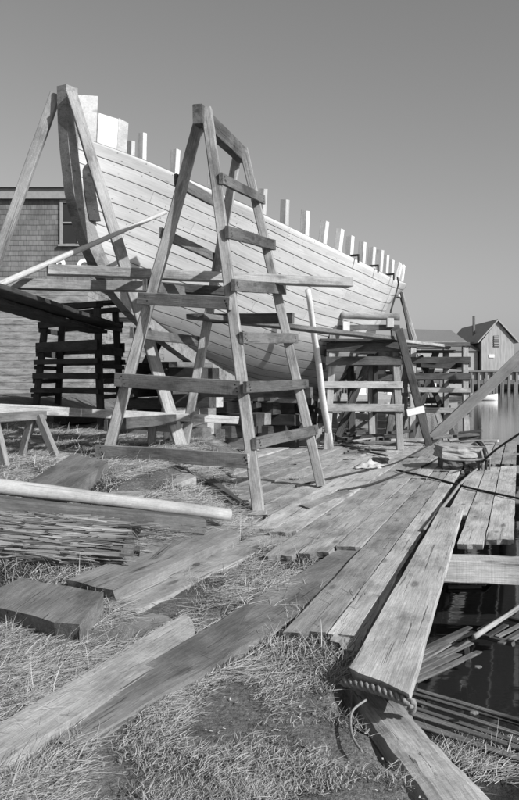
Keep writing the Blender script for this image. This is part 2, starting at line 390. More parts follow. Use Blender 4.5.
exec('''
def far_shore():
    vs=[];fs=[];n=60
    for i in range(n+1):
        x=-500+1000*i/n
        vs += [(x,175+6*noise.noise(Vector((x*.03,0,0))),-1.2),(x,182+6*noise.noise(Vector((x*.03,0,0))),.4),(x,260,2+1.5*noise.noise(Vector((x*.02,4,0)))),(x,600,3)]
    for i in range(n):
        for j in range(3):
            a=i*4+j; fs.append((a,a+4,a+5,a+1))
    o=mesh_obj('far_shore',vs,fs,M['ground'],smooth=True); o['kind']='structure'
''')
far_shore()

# ------------------------------------------------------------------ the boat
AX = Vector((.5, .866, 0)); PT = Vector((.866, -.5, 0)); B0 = Vector((-3.1, 14.0, 0))
BK = .985; CAMP = Vector((0, 0, CH))
def BP(t, b, z): return CAMP+BK*(B0+AX*t+PT*b+Vector((0, 0, z))-CAMP)
def interp(tab, t):
    if t <= tab[0][0]: return tab[0][1]
    xs = [a for a, _ in tab]
    for i in range(len(tab)-1):
        if t <= tab[i+1][0]:
            x0, y0 = tab[i]; x1, y1 = tab[i+1]; h = x1-x0; u = (t-x0)/h
            m0 = (y1-tab[i-1][1])/(x1-tab[i-1][0]) if i > 0 else (y1-y0)/h
            m1 = (tab[i+2][1]-y0)/(tab[i+2][0]-x0) if i+2 < len(tab) else (y1-y0)/h
            return (2*u**3-3*u**2+1)*y0+(u**3-2*u*u+u)*h*m0+(-2*u**3+3*u*u)*y1+(u**3-u*u)*h*m1
    return tab[-1][1]
BS = [(0, .10), (.3, .34), (1, .82), (2, 1.38), (3, 1.80), (5, 2.2), (7, 2.25), (9, 2.05), (11, 1.62), (12.3, 1.15)]
ZS = [(0, 5.55), (.3, 5.46), (1, 5.25), (2, 4.93), (3, 4.67), (5, 4.32), (7, 4.15), (9, 4.08), (11, 4.17), (12.3, 4.3)]
ZK = [(0, 4.75), (.32, 4.1), (.96, 3.3), (2.1, 2.62), (4.5, 1.8), (7, 1.4), (9.6, 1.1), (10.2, 1.5), (10.8, 2.35), (11.5, 3.0), (12.3, 3.4)]
PW = [(0, 1.0), (1, .95), (3, .72), (5, .55), (8, .50), (10, .62), (11, .60), (12.3, .55)]
LT = 12.3
def section(t, n=48):
    b, zs, zk, p = interp(BS, t), interp(ZS, t), interp(ZK, t), interp(PW, t)
    pts = []
    for i in range(n+1):
        v = (i/n)**1.6; br = .09+(max(b, .1)-.09)*(v**p)
        if t < 6: br -= .16*b*math.sin(math.pi*v)*(1-t/6)*.8*(1 if t > .4 else t/.4)
        tum = -.04*max(0, v-.85)/.15 if t > 3 else 0
        pts.append((br+tum, zk+(zs-zk)*v))
    return pts
def build_boat():
    root = empty('wooden_boat', BP(6, 0, 0), 'large unfinished wooden boat hull with pale new planking, standing on the slip', 'boat')
    NT, NS = 90, 36; secs = []
    ts = [LT*(i/NT)**1.15 for i in range(NT+1)]
    for t in ts:
        s = section(t, 120); acc = [0]
        for a, b in zip(s, s[1:]): acc.append(acc[-1]+math.hypot(b[0]-a[0], b[1]-a[1]))
        row = []
        for j in range(NS+1):
            q = acc[-1]*j/NS; k = 0
            while k < len(acc)-2 and acc[k+1] < q: k += 1
            u = (q-acc[k])/max(1e-9, acc[k+1]-acc[k]); x = s[k][0]*(1-u)+s[k+1][0]*u; z = s[k][1]*(1-u)+s[k+1][1]*u
            row.append((x, z, acc[-1]-q))
        secs.append(row)
    for side, nm in ((1, 'port'), (-1, 'star')):
        vs = []; fs = []; uvs = []
        for i, t in enumerate(ts):
            pw = .235*(1-.12*abs(t/LT-.45)/.55)
            for (x, z, d) in secs[i]:
                tt = t+(.55*max(0, (z-3.3))/1.0*ss((t-10.5)/1.8) if t > 10.5 else 0)*.9
                vs.append(BP(tt, x*side, z)); uvs.append((t, d/pw))
        for i in range(NT):
            for j in range(NS):
                a = i*(NS+1)+j; q = (a, a+1, a+NS+2, a+NS+1); fs.append(q[::-1] if side > 0 else q)
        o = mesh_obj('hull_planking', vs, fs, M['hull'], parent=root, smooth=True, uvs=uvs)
        md = o.modifiers.new('thick', 'SOLIDIFY'); md.thickness = .06; md.offset = -1
        if side > 0: last = [vs[NT*(NS+1)+j] for j in range(NS+1)]
        else: last2 = [vs[NT*(NS+1)+j] for j in range(NS+1)]
    n = len(last); vs = last+last2; fs = [(j, j+1, n+j+1, n+j) for j in range(n-1)]
    mesh_obj('transom', vs, fs, M['new'], parent=root)
    vs = []; fs = []
    for i in range(0, NT+1):
        t = ts[i]; b = interp(BS, t)-.08; z = interp(ZS, t)-.1; vs += [BP(t, max(b, .02), z), BP(t, -max(b, .02), z)]
    for i in range(NT): fs.append((2*i, 2*i+1, 2*i+3, 2*i+2))
    mesh_obj('deck', vs, fs, M['new'], parent=root)
    # stem and keel, swept outer edge to rabbet
    OUT = [(-.23, 6.32), (-.2, 5.6), (-.1, 4.9), (.0, 4.46), (.32, 3.77), (.96, 3.07), (2.1, 2.40), (4.5, 1.52), (7, 1.08), (9.6, .78), (10.1, .75)]
    INN = [(.02, 6.32), (.06, 5.7), (.12, 5.1), (.22, 4.75), (.52, 4.12), (1.12, 3.42), (2.2, 2.75), (4.6, 1.88), (7, 1.45), (9.6, 1.15), (10.1, 1.5)]
    def sweep(nm, A, Bq, w0, mat, i0, i1):
        def cr(P, u):
            k = min(int(u), len(P)-2); f = u-k; p = [Vector(P[max(0, min(len(P)-1, k+q))]) for q in (-1, 0, 1, 2)]
            return .5*((2*p[1])+(p[2]-p[0])*f+(2*p[0]-5*p[1]+4*p[2]-p[3])*f*f+(-p[0]+3*p[1]-3*p[2]+p[3])*f**3)
        vs = []; fs = []; m = (i1-i0)*6
        for i in range(m+1):
            u = i0+(i1-i0)*i/m; a, b = cr(A, u), cr(Bq, u)
            for (q, s) in ((a, -.8), (a, .8), (b, 1), (b, -1)): vs.append(BP(q[0], s*w0, q[1]))
        for i in range(m):
            for j in range(4): a = i*4+j; b = i*4+(j+1) % 4; fs.append((a, b, b+4, a+4))
        fs += [(3, 2, 1, 0), tuple(m*4+j for j in range(4))]
        return mesh_obj(nm, vs, fs, mat, parent=root)
    sweep('stem', OUT, INN, .125, M['leg'], 0, 5); sweep('keel', OUT, INN, .12, M['leg'], 5, 10)
    # dark rabbet timber behind the stem face
    vs = []; fs = []; m = 14
    for i in range(m+1):
        z = 5.35-1.15*i/m; t = .10+.20*(i/m)**2; vs += [BP(t, .135, z), BP(t+.16, .24, z), BP(t+.16, .16, z), BP(t, .06, z)]
    for i in range(m):
        for j in range(4): a = i*4+j; b = i*4+(j+1) % 4; fs.append((a, b, b+4, a+4))
    fs += [(3, 2, 1, 0), tuple(m*4+j for j in range(4))]
    mesh_obj('stem_cheek', vs, fs, M['dark'], parent=root)
    # sternpost, rudder
    beam('sternpost', BP(10.15, 0, .75), BP(10.75, 0, 2.7), .22, .3, M['rung'], root, up=AX)
    # broad knighthead boards at the bow
    def board_on(t0, t1, z0a, z0b, z1a, z1b, th, mat):
        n = 5; vs = []; fs = []
        for i in range(n+1):
            f = i/n; t = t0+(t1-t0)*f; b = interp(BS, t)
            for (dz, db) in ((z0a+(z0b-z0a)*f, 0), (z1a+(z1b-z1a)*f, .05)):
                vs += [BP(t, b+db-.06, dz), BP(t, b+db-.06-th, dz)]
        for i in range(n):
            a = i*4
            fs += [(a, a+4, a+6, a+2), (a+1, a+3, a+7, a+5), (a+2, a+6, a+7, a+3), (a, a+1, a+5, a+4)]
        fs += [(0, 2, 3, 1), (n*4, n*4+1, n*4+3, n*4+2)]
        mesh_obj('knighthead_board', vs, fs, mat, parent=root)
    def tp(px):
        lo, hi = 0., 3.
        for _ in range(40):
            m_ = (lo+hi)/2; p = BP(m_, interp(BS, m_), 5.5)
            if HX+F*p.x/p.y < px: lo = m_
            else: hi = m_
        return lo
    KH = [(77, 98.5, 94.5, 96), (99.5, 119, 113, 119), (119.3, 129, 118, 123)]
    for (a_, b_, ya, yb_) in KH:
        ta, tb = tp(a_), tp(b_); f = lambda t, y: CH+(HY-y)*BP(t, interp(BS, t), 0).y/F/BK
        board_on(ta, tb, interp(ZS, ta)-.12, interp(ZS, tb)-.12, f(ta, ya), f(tb, yb_), .1, M['new'])
    # timber heads standing above the sheer
    def t_for(px):
        lo, hi = .2, 12.2
        for _ in range(40):
            m_ = (lo+hi)/2; p = BP(m_, interp(BS, m_)-.1, 4.5)
            if HX+F*p.x/p.y < px: lo = m_
            else: hi = m_
        return lo
    heads = [(138, 142, .1), (150, 134, .1), (182, 150, .12), (219, 160, .12), (269, 189, .13), (292, 200, .14), (312, 211, .15), (329, 221, .15), (344, 229, .15), (356, 236, .15), (368, 242, .15), (377, 247, .15), (385, 250, .15), (391, 255, .15), (396, 260, .15), (400, 264, .15)]
    for (px, py, wd) in heads:
        t = t_for(px); b = interp(BS, t)-.2; z = interp(ZS, t); p = BP(t, b, 0); ztop = CH+(HY-py)*p.y/F/BK
        lean = random.uniform(-.07, .07)
        beam('timber_head', BP(t, b-.08, z-.12), BP(t+lean, b-.02, ztop), wd, .13, M['new'], root, up=PT, wob=.002)
        if px > 290:
            beam('timber_head', BP(t+.1, -b, z-.12), BP(t+.1, -b-.03, ztop), wd, .13, M['new'], root, up=PT, wob=.002)
    for tq in (10.9, 11.4, 11.9): beam('timber_head', BP(tq, interp(BS, tq)-.28, 4.0), BP(tq+.35, interp(BS, tq)-.22, interp(ZS, tq)+.52), .15, .13, M['new'], root, up=PT, wob=.002)
    for q in (-.9, -.45, .0, .45, .9): beam('timber_head', BP(12.6, q, 3.9), BP(12.95, q, 4.85), .15, .13, M['new'], root, up=AX, wob=.002)
    for px in (352, 372, 388):
        t = t_for(px); b = interp(BS, t); z = interp(ZS, t); cl = beam('clamp', BP(t, b-.16, z+.06), BP(t, b+.06, z+.06), .05, .045, M['iron'], root, wob=.001)
        beam('clamp_jaw', BP(t, b+.05, z+.08), BP(t, b+.05, z-.10), .035, .035, M['iron'], cl, up=AX, wob=.001)
    return root
boat = build_boat()
# rope hanging from the rail aft
pr = [BP(9.7, 1.99, 4.12), BP(9.7, 2.02, 3.95), BP(9.55, 1.98, 3.6), BP(9.35, 1.95, 3.25), BP(9.2, 1.97, 2.95)]
tube('rope', pr, .022, M['tar'], label='dark rope hanging down the hull side below the rail near the stern', cat='rope')
# keel blocks
for i, t in enumerate((3.4, 5.2, 7.0, 8.8)):
    zt = BP(t, 0, interp([(2.1, 2.40), (4.5, 1.52), (7, 1.08), (9.6, .78)], t)).z
    r_ = empty('keel_block', BP(t, 0, G(*BP(t, 0, 0).xy)), ['forward stack of timber blocks under the forefoot, tallest of the keel stacks', 'second stack of keel blocks back from the forefoot', 'third stack of keel blocks, low, behind the near trestle', 'aftmost low stack of keel blocks under the boat'][i], 'block', 'timber stacks under the keel')
    z = r_.location.z-.03; k = 0
    while z < zt-.08:
        h = min(.26, zt-z); dr = AX if k % 2 else PT; q = random.uniform(-.1, .1)
        for s in (-.22+random.uniform(-.06, .1), .22) if k % 2 == 0 else (random.uniform(-.12, .12),):
            cc = BP(t, 0, z+h/2)+(AX if dr is PT else PT)*s; tw = PT*random.uniform(-.08, .08)+AX*random.uniform(-.08, .08); beam('timber', cc-dr*(.62+q)-tw, cc+dr*(.62-q)+tw, random.uniform(.2, .28), h-.008, M[random.choice(['rung', 'dark', 'dark', 'leg'])], r_)
        z += h; k += 1

def shores():
    for i, t in enumerate((4.2, 5.6, 7.0, 8.4)):
        f = BP(t, -2.5, 0); f.z = G(f.x, f.y)-.05; f.z = max(f.z, -.2); tp = BP(t, -interp(BS, t)*.55, interp(ZK, t)+.9)
        beam('prop', f, tp, .18, .16, M['dark'], up=AX, label='dark shore propping the far side of the hull, seen beneath the keel', cat='prop', group='shores on the far side of the hull')
    for i, t in enumerate((3.9, 6.0, 8.3)):
        c = BP(t, -.9, 0); z0 = max(G(c.x, c.y), -.15); zt = BP(t, 0, interp(ZK, t)).z-.05; h = .24; z = z0; k = 0
        root = empty('crib', Vector((c.x, c.y, z0)), ['foremost dark log crib beneath the forward part of the hull', 'dark log crib under the middle of the hull', 'dark log crib under the after part of the hull'][i], 'crib', 'dark cribs under the hull')
        while z+h < zt:
            for s_ in (-.45, .45):
                dr = AX if k % 2 else PT; sd2 = PT if k % 2 else AX; cc = Vector((c.x, c.y, z+h/2))+sd2*s_; beam('timber', cc-dr*random.uniform(.6, .85), cc+dr*random.uniform(.6, .85), .22, h-.01, M['dark'], root)
            z += h; k += 1
shores()

# ------------------------------------------------------------------ near trestle
def trestle_near():
    root = empty('trestle', WZ(200, 480, 0), 'tall A-shaped ladder trestle standing nearest, rising above the boat rail', 'trestle')
    A1t, A1f = W(199, 124, 10.95), W(105, 456, 11.6); A2t, A2f = W(207, 113, 10.75), W(259, 509, 10.2)
    B1t, B1f = W(237, 158, 13.2), W(184, 446, 13.8); B2t, B2f = W(244, 150, 12.9), W(321, 487, 12.3)
    A2f = A2t.lerp(A2f, 1.0); A2f.z = G(A2f.x, A2f.y)-.03; B2f.z = G(B2f.x, B2f.y)+.05; A1f.z = G(A1f.x, A1f.y)-.04; B1f.z = G(B1f.x, B1f.y)-.04
    out = {}
    for nm, (t, f) in dict(A1=(A1t, A1f), A2=(A2t, A2f), B1=(B1t, B1f), B2=(B2t, B2f)).items():
        side = Vector((.08, 1, 0))
        beam('leg', f, t+(t-f).normalized()*(.06 if nm[0] == 'A' else .0), .14, .15, M['leg'], root, up=side, w1=.13, wob=.006, seg=.2, bev=.012); out[nm] = (t, f)
    a, b = (A1t+A2t)/2, (B1t+B2t)/2; d = (b-a).normalized()
    rd = Vector((0, 0, .0)); beam('ridge_beam', a-d*.24+rd, b+d*.1+rd, .13, .24, M['rung'], root)
    def at_y(nm, py):
        t, f = out[nm]
        lo, hi = 0., 1.
        for _ in range(30):
            m = (lo+hi)/2; p = t.lerp(f, m)
            if HY-(p.z-CH)*F/p.y < py: lo = m
            else: hi = m
        return t.lerp(f, lo)
    def rung(n0, y0, n1, y1, off, ov0, ov1, hh=.15, mat='rung', th=.05, nl=True):
        p, q = at_y(n0, y0), at_y(n1, y1); d = (q-p).normalized(); o_ = Vector(off)
        beam('rung', p+o_-d*(ov0+random.uniform(-.04, .05)), q+o_+d*(ov1+random.uniform(-.05, .06)), th, hh*random.uniform(.9, 1.08), M[mat], root, wob=.007, bev=.007, nails=((ov0, .1), (-ov1, .1)))
    n_r = Vector((.86, -.5, 0))*.10; n_l = -n_r; n_f = Vector((-.5, -.86, 0))*.105
    rr = [(180, 199), (233, 245), (286, 290), (338, 339), (387, 384), (443, 430)]
    for a_, b_ in rr: rung('A2', a_, 'B2', b_, n_r, .10, .16)
    for a_, b_ in ((180, 206), (233, 257), (285, 296), (333, 341), (425, 418)): rung('A1', a_, 'B1', b_, n_l, .1, .14)
    rung('A1', 299, 'A2', 304, n_f, .16, .05, .15, 'board'); rung('A1', 380, 'A2', 388, n_f, .16, .05, .19, 'board'); rung('A1', 451, 'A2', 460, n_f, .12, .03, .19, 'board')
    rung('B1', 392, 'B2', 392, -n_f, .1, .1, .15)
    rung('B1', 318, 'B2', 318, -n_f, .1, .1, .15)
trestle_near()

# ------------------------------------------------------------------ smaller trestles
def box_trestle(label, P, zt, legs, rows, top, mat='leg', rmat='rung', inset=.16, group='smaller staging trestles', ends=True):
    """P: four foot points, front-left, front-right, back-right, back-left; legs lean in to the top"""
    P = [Vector(p) for p in P]; c = sum(P, Vector())/4; root = empty('trestle', Vector((c.x, c.y, min(p.z for p in P))), label, 'trestle', group)
    T = []
    for i, p in enumerate(P):
        t = p.lerp(Vector((c.x, c.y, p.z)), inset if i not in (1, 2) else inset*.6); t.z = zt; T.append(t)
        beam('leg', p, t, legs, legs, M[mat], root, up=(0, 1, 0), wob=.006)
    def lev(i, z): p, t = P[i], T[i]; f = (z-p.z)/(t.z-p.z); return p.lerp(t, f)
    for (z, h, k) in rows:
        for (i, j) in ((0, 1), (3, 2)):
            a, b = lev(i, z), lev(j, z); d = (b-a).normalized(); nn = Vector((d.y, -d.x, 0))*(1 if i == 0 else -1)*(legs/2+.028)
            beam('rung', a+nn-d*.12, b+nn+d*.12, .045, h, M[k if i == 0 else rmat], root)
        if ends:
            for (i, j) in ((0, 3), (1, 2)):
                a, b = lev(i, z-.12), lev(j, z-.12); d = (b-a).normalized(); nn = Vector((d.y, -d.x, 0))*(-1 if i == 0 else 1)*(legs/2+.028)
                beam('side_rail', a+nn-d*.08, b+nn+d*.08, .045, h*.8, M[rmat], root)
    for (i, j) in ((0, 1), (3, 2)) if top else ():
        a, b = T[i], T[j]; d = (b-a).normalized(); beam('top_plate', a-d*.15+Vector((0, 0, top/2)), b+d*.12+Vector((0, 0, top/2)), .2, top, M[rmat], root, wob=.012)
    return root, P, T
def foot(px, py, d): p = W(px, py, d); p.z = 0; p.z = G(p.x, p.y)-.01 if p.x < edge(p.y)-.3 else 0.0; return p
g0 = lambda px, d: Vector(((px-HX)/F*d, d, 0.0))
# right-hand trestle by the stern
r1, P1, T1 = box_trestle('grey staging trestle under the stern with a rough log on top', [g0(327, 18.7), g0(400, 18.6), g0(372, 20.8), g0(318, 20.9)], 2.62, .15, [(2.25, .2, 'dark'), (1.95, .19, 'rung'), (1.42, .15, 'leg'), (.92, .17, 'leg')], .12, inset=.2)
# far right trestle
r2, P2, T2 = box_trestle('far staging trestle right of the stern, standing at the wharf edge beside the water', [g0(412, 21.2), g0(466, 21.0), g0(446, 22.6), g0(404, 22.8)], 2.35, .14, [(2.02, .16, 'dark'), (1.62, .16, 'rung'), (1.28, .13, 'leg'), (.78, .14, 'leg')], .1, inset=.05)
# left trestle by the bow, its shade put into the dark timber colour
fl = lambda px, d: (lambda x: Vector((x, d, G(x, d)-.02)))((px-HX)/F*d)
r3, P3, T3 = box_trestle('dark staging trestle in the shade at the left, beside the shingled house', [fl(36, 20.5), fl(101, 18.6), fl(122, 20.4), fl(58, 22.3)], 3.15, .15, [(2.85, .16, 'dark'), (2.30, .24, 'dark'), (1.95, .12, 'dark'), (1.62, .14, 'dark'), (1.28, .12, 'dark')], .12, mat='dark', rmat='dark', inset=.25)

r4, P4, T4 = box_trestle('staging trestle just outside the left edge, carrying the ends of the dark planks', [Vector((x, y, G(x, y)-.02)) for x, y in ((-4.5, 8.9), (-3.75, 8.9), (-4.0, 11.9), (-4.8, 11.9))], 2.48, .13, [(2.2, .14, 'rung'), (1.7, .14, 'rung'), (1.1, .14, 'rung')], .1, mat='leg', inset=.1)

# loose pieces at the right-hand trestles
pole('log', W(341, 315, 18.8), W(400, 317, 18.6), .085, M['leg'], label='rough log lying along the top of the trestle under the stern', cat='log')
for i, (px, py, d, lb) in enumerate([(346, 327, 18.75, 'upright pale block under the left end of the log on the trestle'), (390, 323, 18.6, 'upright pale block under the right end of the log on the trestle')]):
    p = W(px, py, d); beam('block', p-Vector((0, 0, .1)), p+Vector((0, 0, .11)), .15, .13, M['new'], label=lb, cat='block', up=(0, 1, 0))
beam('brace', W(399, 330, 18.2), Vector(((429-HX)/F*19.9, 19.9, 0)), .17, .09, M['rung'], up=(0, 1, 0), label='dark plank brace slanting down from the log-topped trestle to the deck', cat='brace')
beam('block', W(407, 413, 18.7), W(424, 409, 18.7), .08, .15, M['new'], label='short pale cleat nailed across the slanting dark brace', cat='block')
beam('prop', Vector(((428-HX)/F*20.4, 20.4, .02)), W(600, 283, 18.6), .25, .09, M['silver'], up=(.1, -.9, .4), label='broad pale plank prop slanting up rightwards from the deck edge', cat='prop')
beam('prop', Vector(((424-HX)/F*20.9, 20.9, .02)), W(470, 398, 20.0), .06, .10, M['leg'], up=(-.5, 0, .8), label='thin batten lying along the broad slanting prop', cat='prop')
bw = empty('bulwark', (4.0, 22.6, 0), 'low grey board bulwark on the wharf edge seen through the log-topped trestle', 'bulwark')
for k in range(3): beam('board', Vector(((322-HX)/F*22.6, 22.6, .12+k*.215)), Vector(((402-HX)/F*22.6, 22.7, .12+k*.215)), .05, .205, M['board'], bw)
for px in (326, 362, 398): beam('post', Vector(((px-HX)/F*22.75, 22.75, -.3)), Vector(((px-HX)/F*22.75, 22.75, .72)), .14, .12, M['rung'], bw, up=(0, 1, 0))
for i, (x0, y0, d0, x1, y1, d1, w_, mt) in enumerate(((338, 436, 20.6, 372, 352, 20.6, .16, 'dark'), (352, 440, 20.9, 350, 350, 21.0, .17, 'dark'), (376, 352, 20.4, 374, 440, 20.9, .12, 'dark'), (388, 436, 21.4, 402, 352, 21.2, .16, 'rung'), (412, 436, 22.4, 436, 352, 22.2, .16, 'dark'), (452, 434, 22.8, 420, 356, 22.4, .14, 'dark'))):
    beam('prop', W(x0, y0, d0), W(x1, y1, d1), w_, .12, M[mt], up=(0, 1, 0), label='dark prop standing among the staging trestles under the stern', cat='prop', group='dark props among the staging trestles')
for i, (x0, y0, x1, y1, d0) in enumerate(((334, 349, 392, 351, 20.3), (336, 376, 396, 378, 21.2), (412, 364, 462, 366, 21.9), (408, 378, 460, 376, 22.7), (408, 401, 462, 399, 22.9))):
    beam('rail', W(x0, y0, d0), W(x1, y1, d0+.1), .06, .17, M['dark'], label='dark board nailed across the back of the staging trestles under the stern', cat='board', group='dark boards behind the staging trestles')
rr5 = random.Random(9)
for i in range(16):
    px = rr5.uniform(338, 396) if i < 10 else rr5.uniform(410, 462); d0 = rr5.uniform(19.5, 21.3); a = rr5.uniform(-.5, .5); L2 = rr5.uniform(.4, 1.0); x = (px-HX)/F*d0; z = .05+.09*(i % 3)
    beam('offcut', (x, d0, z), (x+L2*math.cos(a), d0+L2*math.sin(a), z+rr5.uniform(0, .1)), .16, .06, M[rr5.choice(['dark', 'rung', 'board', 'leg'])], label='offcut in the low heap on the deck among the staging trestles', cat='offcut', group='offcuts heaped among the staging trestles')
# stern shores
beam('prop', BP(12.2, 1.15, 4.0), g0(431, 25.0)+Vector((0, 0, -.5)), .07, .09, M['rung'], up=(0, 1, 0), label='thin dark shore at the stern, left one of the leaning pair', cat='prop', group='leaning shores at the stern')
beam('prop', BP(12.6, .95, 4.15), g0(447, 25.4)+Vector((0, 0, -.5)), .12, .10, M['leg'], up=(0, 1, 0), label='pale shore at the stern, right one of the leaning pair', cat='prop', group='leaning shores at the stern')
# white pole against the hull
pw0 = W(308, 288, 16.35)
pole('pole', Vector(((330-HX)/F*19.0, 19.0, 0)), W(308, 290, 16.6), .08, M['pole'], r1=.055, label='slim white peeled pole leaning up against the middle of the hull', cat='pole')
# bow props
beam('prop', GP(182, 448)-Vector((0, 0, .03)), W(71, 92, 13.5), .20, .07, M['leg'], up=(.5, -.86, 0), label='long plank prop leaning from the ground on the stem head, crossing the bow', cat='prop', w1=.17)
beam('prop', W(-62, 425, 14.4), W(56, 94, 13.8), .17, .12, M['leg'], up=(0, 1, 0), label='timber prop on the far side of the stem, leaning down out of view at left', cat='prop')
pole('pole', W(-8, 288, 11.2), W(166, 212, 13.85), .047, M['silver'], r1=.032, label='pale thin pole slanting up from the left edge to the bow planking', cat='pole')
# staging planks
def stage(p, q, w_, h_, mat, label, **kw): beam('staging_plank', p, q, w_, h_, M[mat], label=label, cat='staging plank', **kw)
stage(W(48, 270, 11.3), W(350, 282.5, 12.6), .24, .13, 'leg', 'upper long staging plank crossing the tall trestle in front of the hull')
stage(W(-85, 282, 11.6), W(160, 287, 12.6), .26, .14, 'leg', 'striped staging plank at the far left, just under the slanting pale pole')
stage(W(150, 286, 12.5), W(235, 292, 12.9), .26, .13, 'rung', 'short dark staging plank between the legs of the tall trestle')
ex = lambda p, q, k: p+(p-q)*k
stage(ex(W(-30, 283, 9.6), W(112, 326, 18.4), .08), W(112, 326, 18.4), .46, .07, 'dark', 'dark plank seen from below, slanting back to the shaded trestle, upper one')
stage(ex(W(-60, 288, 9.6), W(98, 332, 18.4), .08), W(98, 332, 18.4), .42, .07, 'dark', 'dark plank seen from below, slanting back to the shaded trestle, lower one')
stage(W(195, 316, 12.9), W(396, 339, 18.9), .34, .08, 'rung', 'long dark gangplank from the tall trestle to the log-topped trestle')
stage(T1[0]+Vector((-.3, .1, -.22)), T1[1]+Vector((.1, .3, -.22)), .9, .06, 'dark', 'wide dark plank platform inside the log-topped trestle')
stage(W(398, 341, 19.6), W(446, 347, 21.4), .3, .07, 'leg', 'plank bridging from the log-topped trestle to the far one')
stage(T2[0]+Vector((-.3, .4, .13)), T2[1]+Vector((.12, .5, .13)), .4, .06, 'leg', 'pale plank on top of the far trestle at the wharf edge')
stage(T2[0]+Vector((-.2, 1.1, -.08)), T2[1]+Vector((.0, 1.1, -.08)), .7, .06, 'dark', 'dark plank inside the top of the far trestle')
stage(T3[0]+Vector((-.4, .5, .16)), T3[1]+Vector((.5, .5, .16)), .5, .07, 'dark', 'dark short plank lying on top of the shaded trestle')

# near left sawhorse with its long low plank
def sawhorse(c, yaw, Lh, H, label):
    root = empty('sawhorse', c, label, 'sawhorse'); d = Vector((math.cos(yaw), math.sin(yaw), 0)); n = Vector((-d.y, d.x, 0)); up = Vector((0, 0, H))
    beam('top_rail', c-d*Lh/2+up, c+d*Lh/2+up, .12, .12, M['board'], root)
    for s in (-1, 1):
        for k in (-1, 1):
            f = c+d*s*Lh*.42+n*k*.34; f.z = G(f.x, f.y)-.02; beam('leg', f, c+d*s*Lh*.36+n*k*.05+up, .11, .08, M['board'], root, up=d)
        beam('cross_brace', c+d*s*Lh*.40-n*.22+up*.45, c+d*s*Lh*.40+n*.22+up*.45, .03, .1, M['board'], root)
p = W(14, 455, 11.3); p.z = G(p.x, p.y)
sawhorse(p, R(60), 1.1, .58, 'low sawhorse at the left edge carrying the long low plank')
stage(W(-30, 407, 11.3), W(236, 420, 14.4), .16, .13, 'leg', 'long low plank at knee height running behind the tall trestle from the left sawhorse')
stage(W(122, 424, 13.6), W(172, 428, 13.9), .2, .15, 'leg', 'short baulk on edge under the long low plank')
for i, (px, py, d) in enumerate([(152, 442, 13.6), (168, 441, 14.6)]):
    q = W(px, py, d); q.z = G(q.x, q.y)-.02; t = q.copy(); t.z = CH-(418-HY)/F*d-.08
    beam('post', q, t, .13, .13, M['leg' if i == 0 else 'rung'], label=['short grey post under the long low plank, left of the pair', 'short brown post under the long low plank, right of the pair'][i], cat='post', up=(0, 1, 0))

# under-hull clutter
def gz(px, py): return GP(px, py)
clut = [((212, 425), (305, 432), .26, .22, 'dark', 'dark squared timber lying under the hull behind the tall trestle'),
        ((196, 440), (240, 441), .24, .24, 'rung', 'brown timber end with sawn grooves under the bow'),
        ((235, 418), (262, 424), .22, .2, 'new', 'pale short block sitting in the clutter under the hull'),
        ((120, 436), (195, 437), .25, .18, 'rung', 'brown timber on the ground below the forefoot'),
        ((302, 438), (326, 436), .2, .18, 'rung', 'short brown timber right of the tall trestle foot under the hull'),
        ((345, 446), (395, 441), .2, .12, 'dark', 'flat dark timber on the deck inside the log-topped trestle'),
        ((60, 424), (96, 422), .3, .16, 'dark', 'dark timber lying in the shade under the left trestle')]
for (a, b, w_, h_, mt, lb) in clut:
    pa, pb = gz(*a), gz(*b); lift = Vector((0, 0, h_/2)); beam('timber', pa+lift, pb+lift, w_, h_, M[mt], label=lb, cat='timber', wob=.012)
pole('log', WZ(268, 431, .18), WZ(322, 424, .22), .17, M['leg'], label='stout round log lying under the hull, seen between the trestle legs', cat='log')
for i in range(26):
    px = random.uniform(135, 335); py = random.uniform(424, 441); pa = GP(px, py); an = random.uniform(-.6, .6); L_ = random.uniform(.5, 1.2)
    beam('offcut', pa+Vector((0, 0, .05+.1*random.random())), pa+Vector((math.cos(an)*L_, math.sin(an)*L_, .06+.25*random.random())), .14, .04, M[random.choice(['leg', 'rung', 'dark', 'dark', 'board'])], label='loose wood offcut in the clutter heaped under the hull', cat='offcut', group='offcuts under the hull')

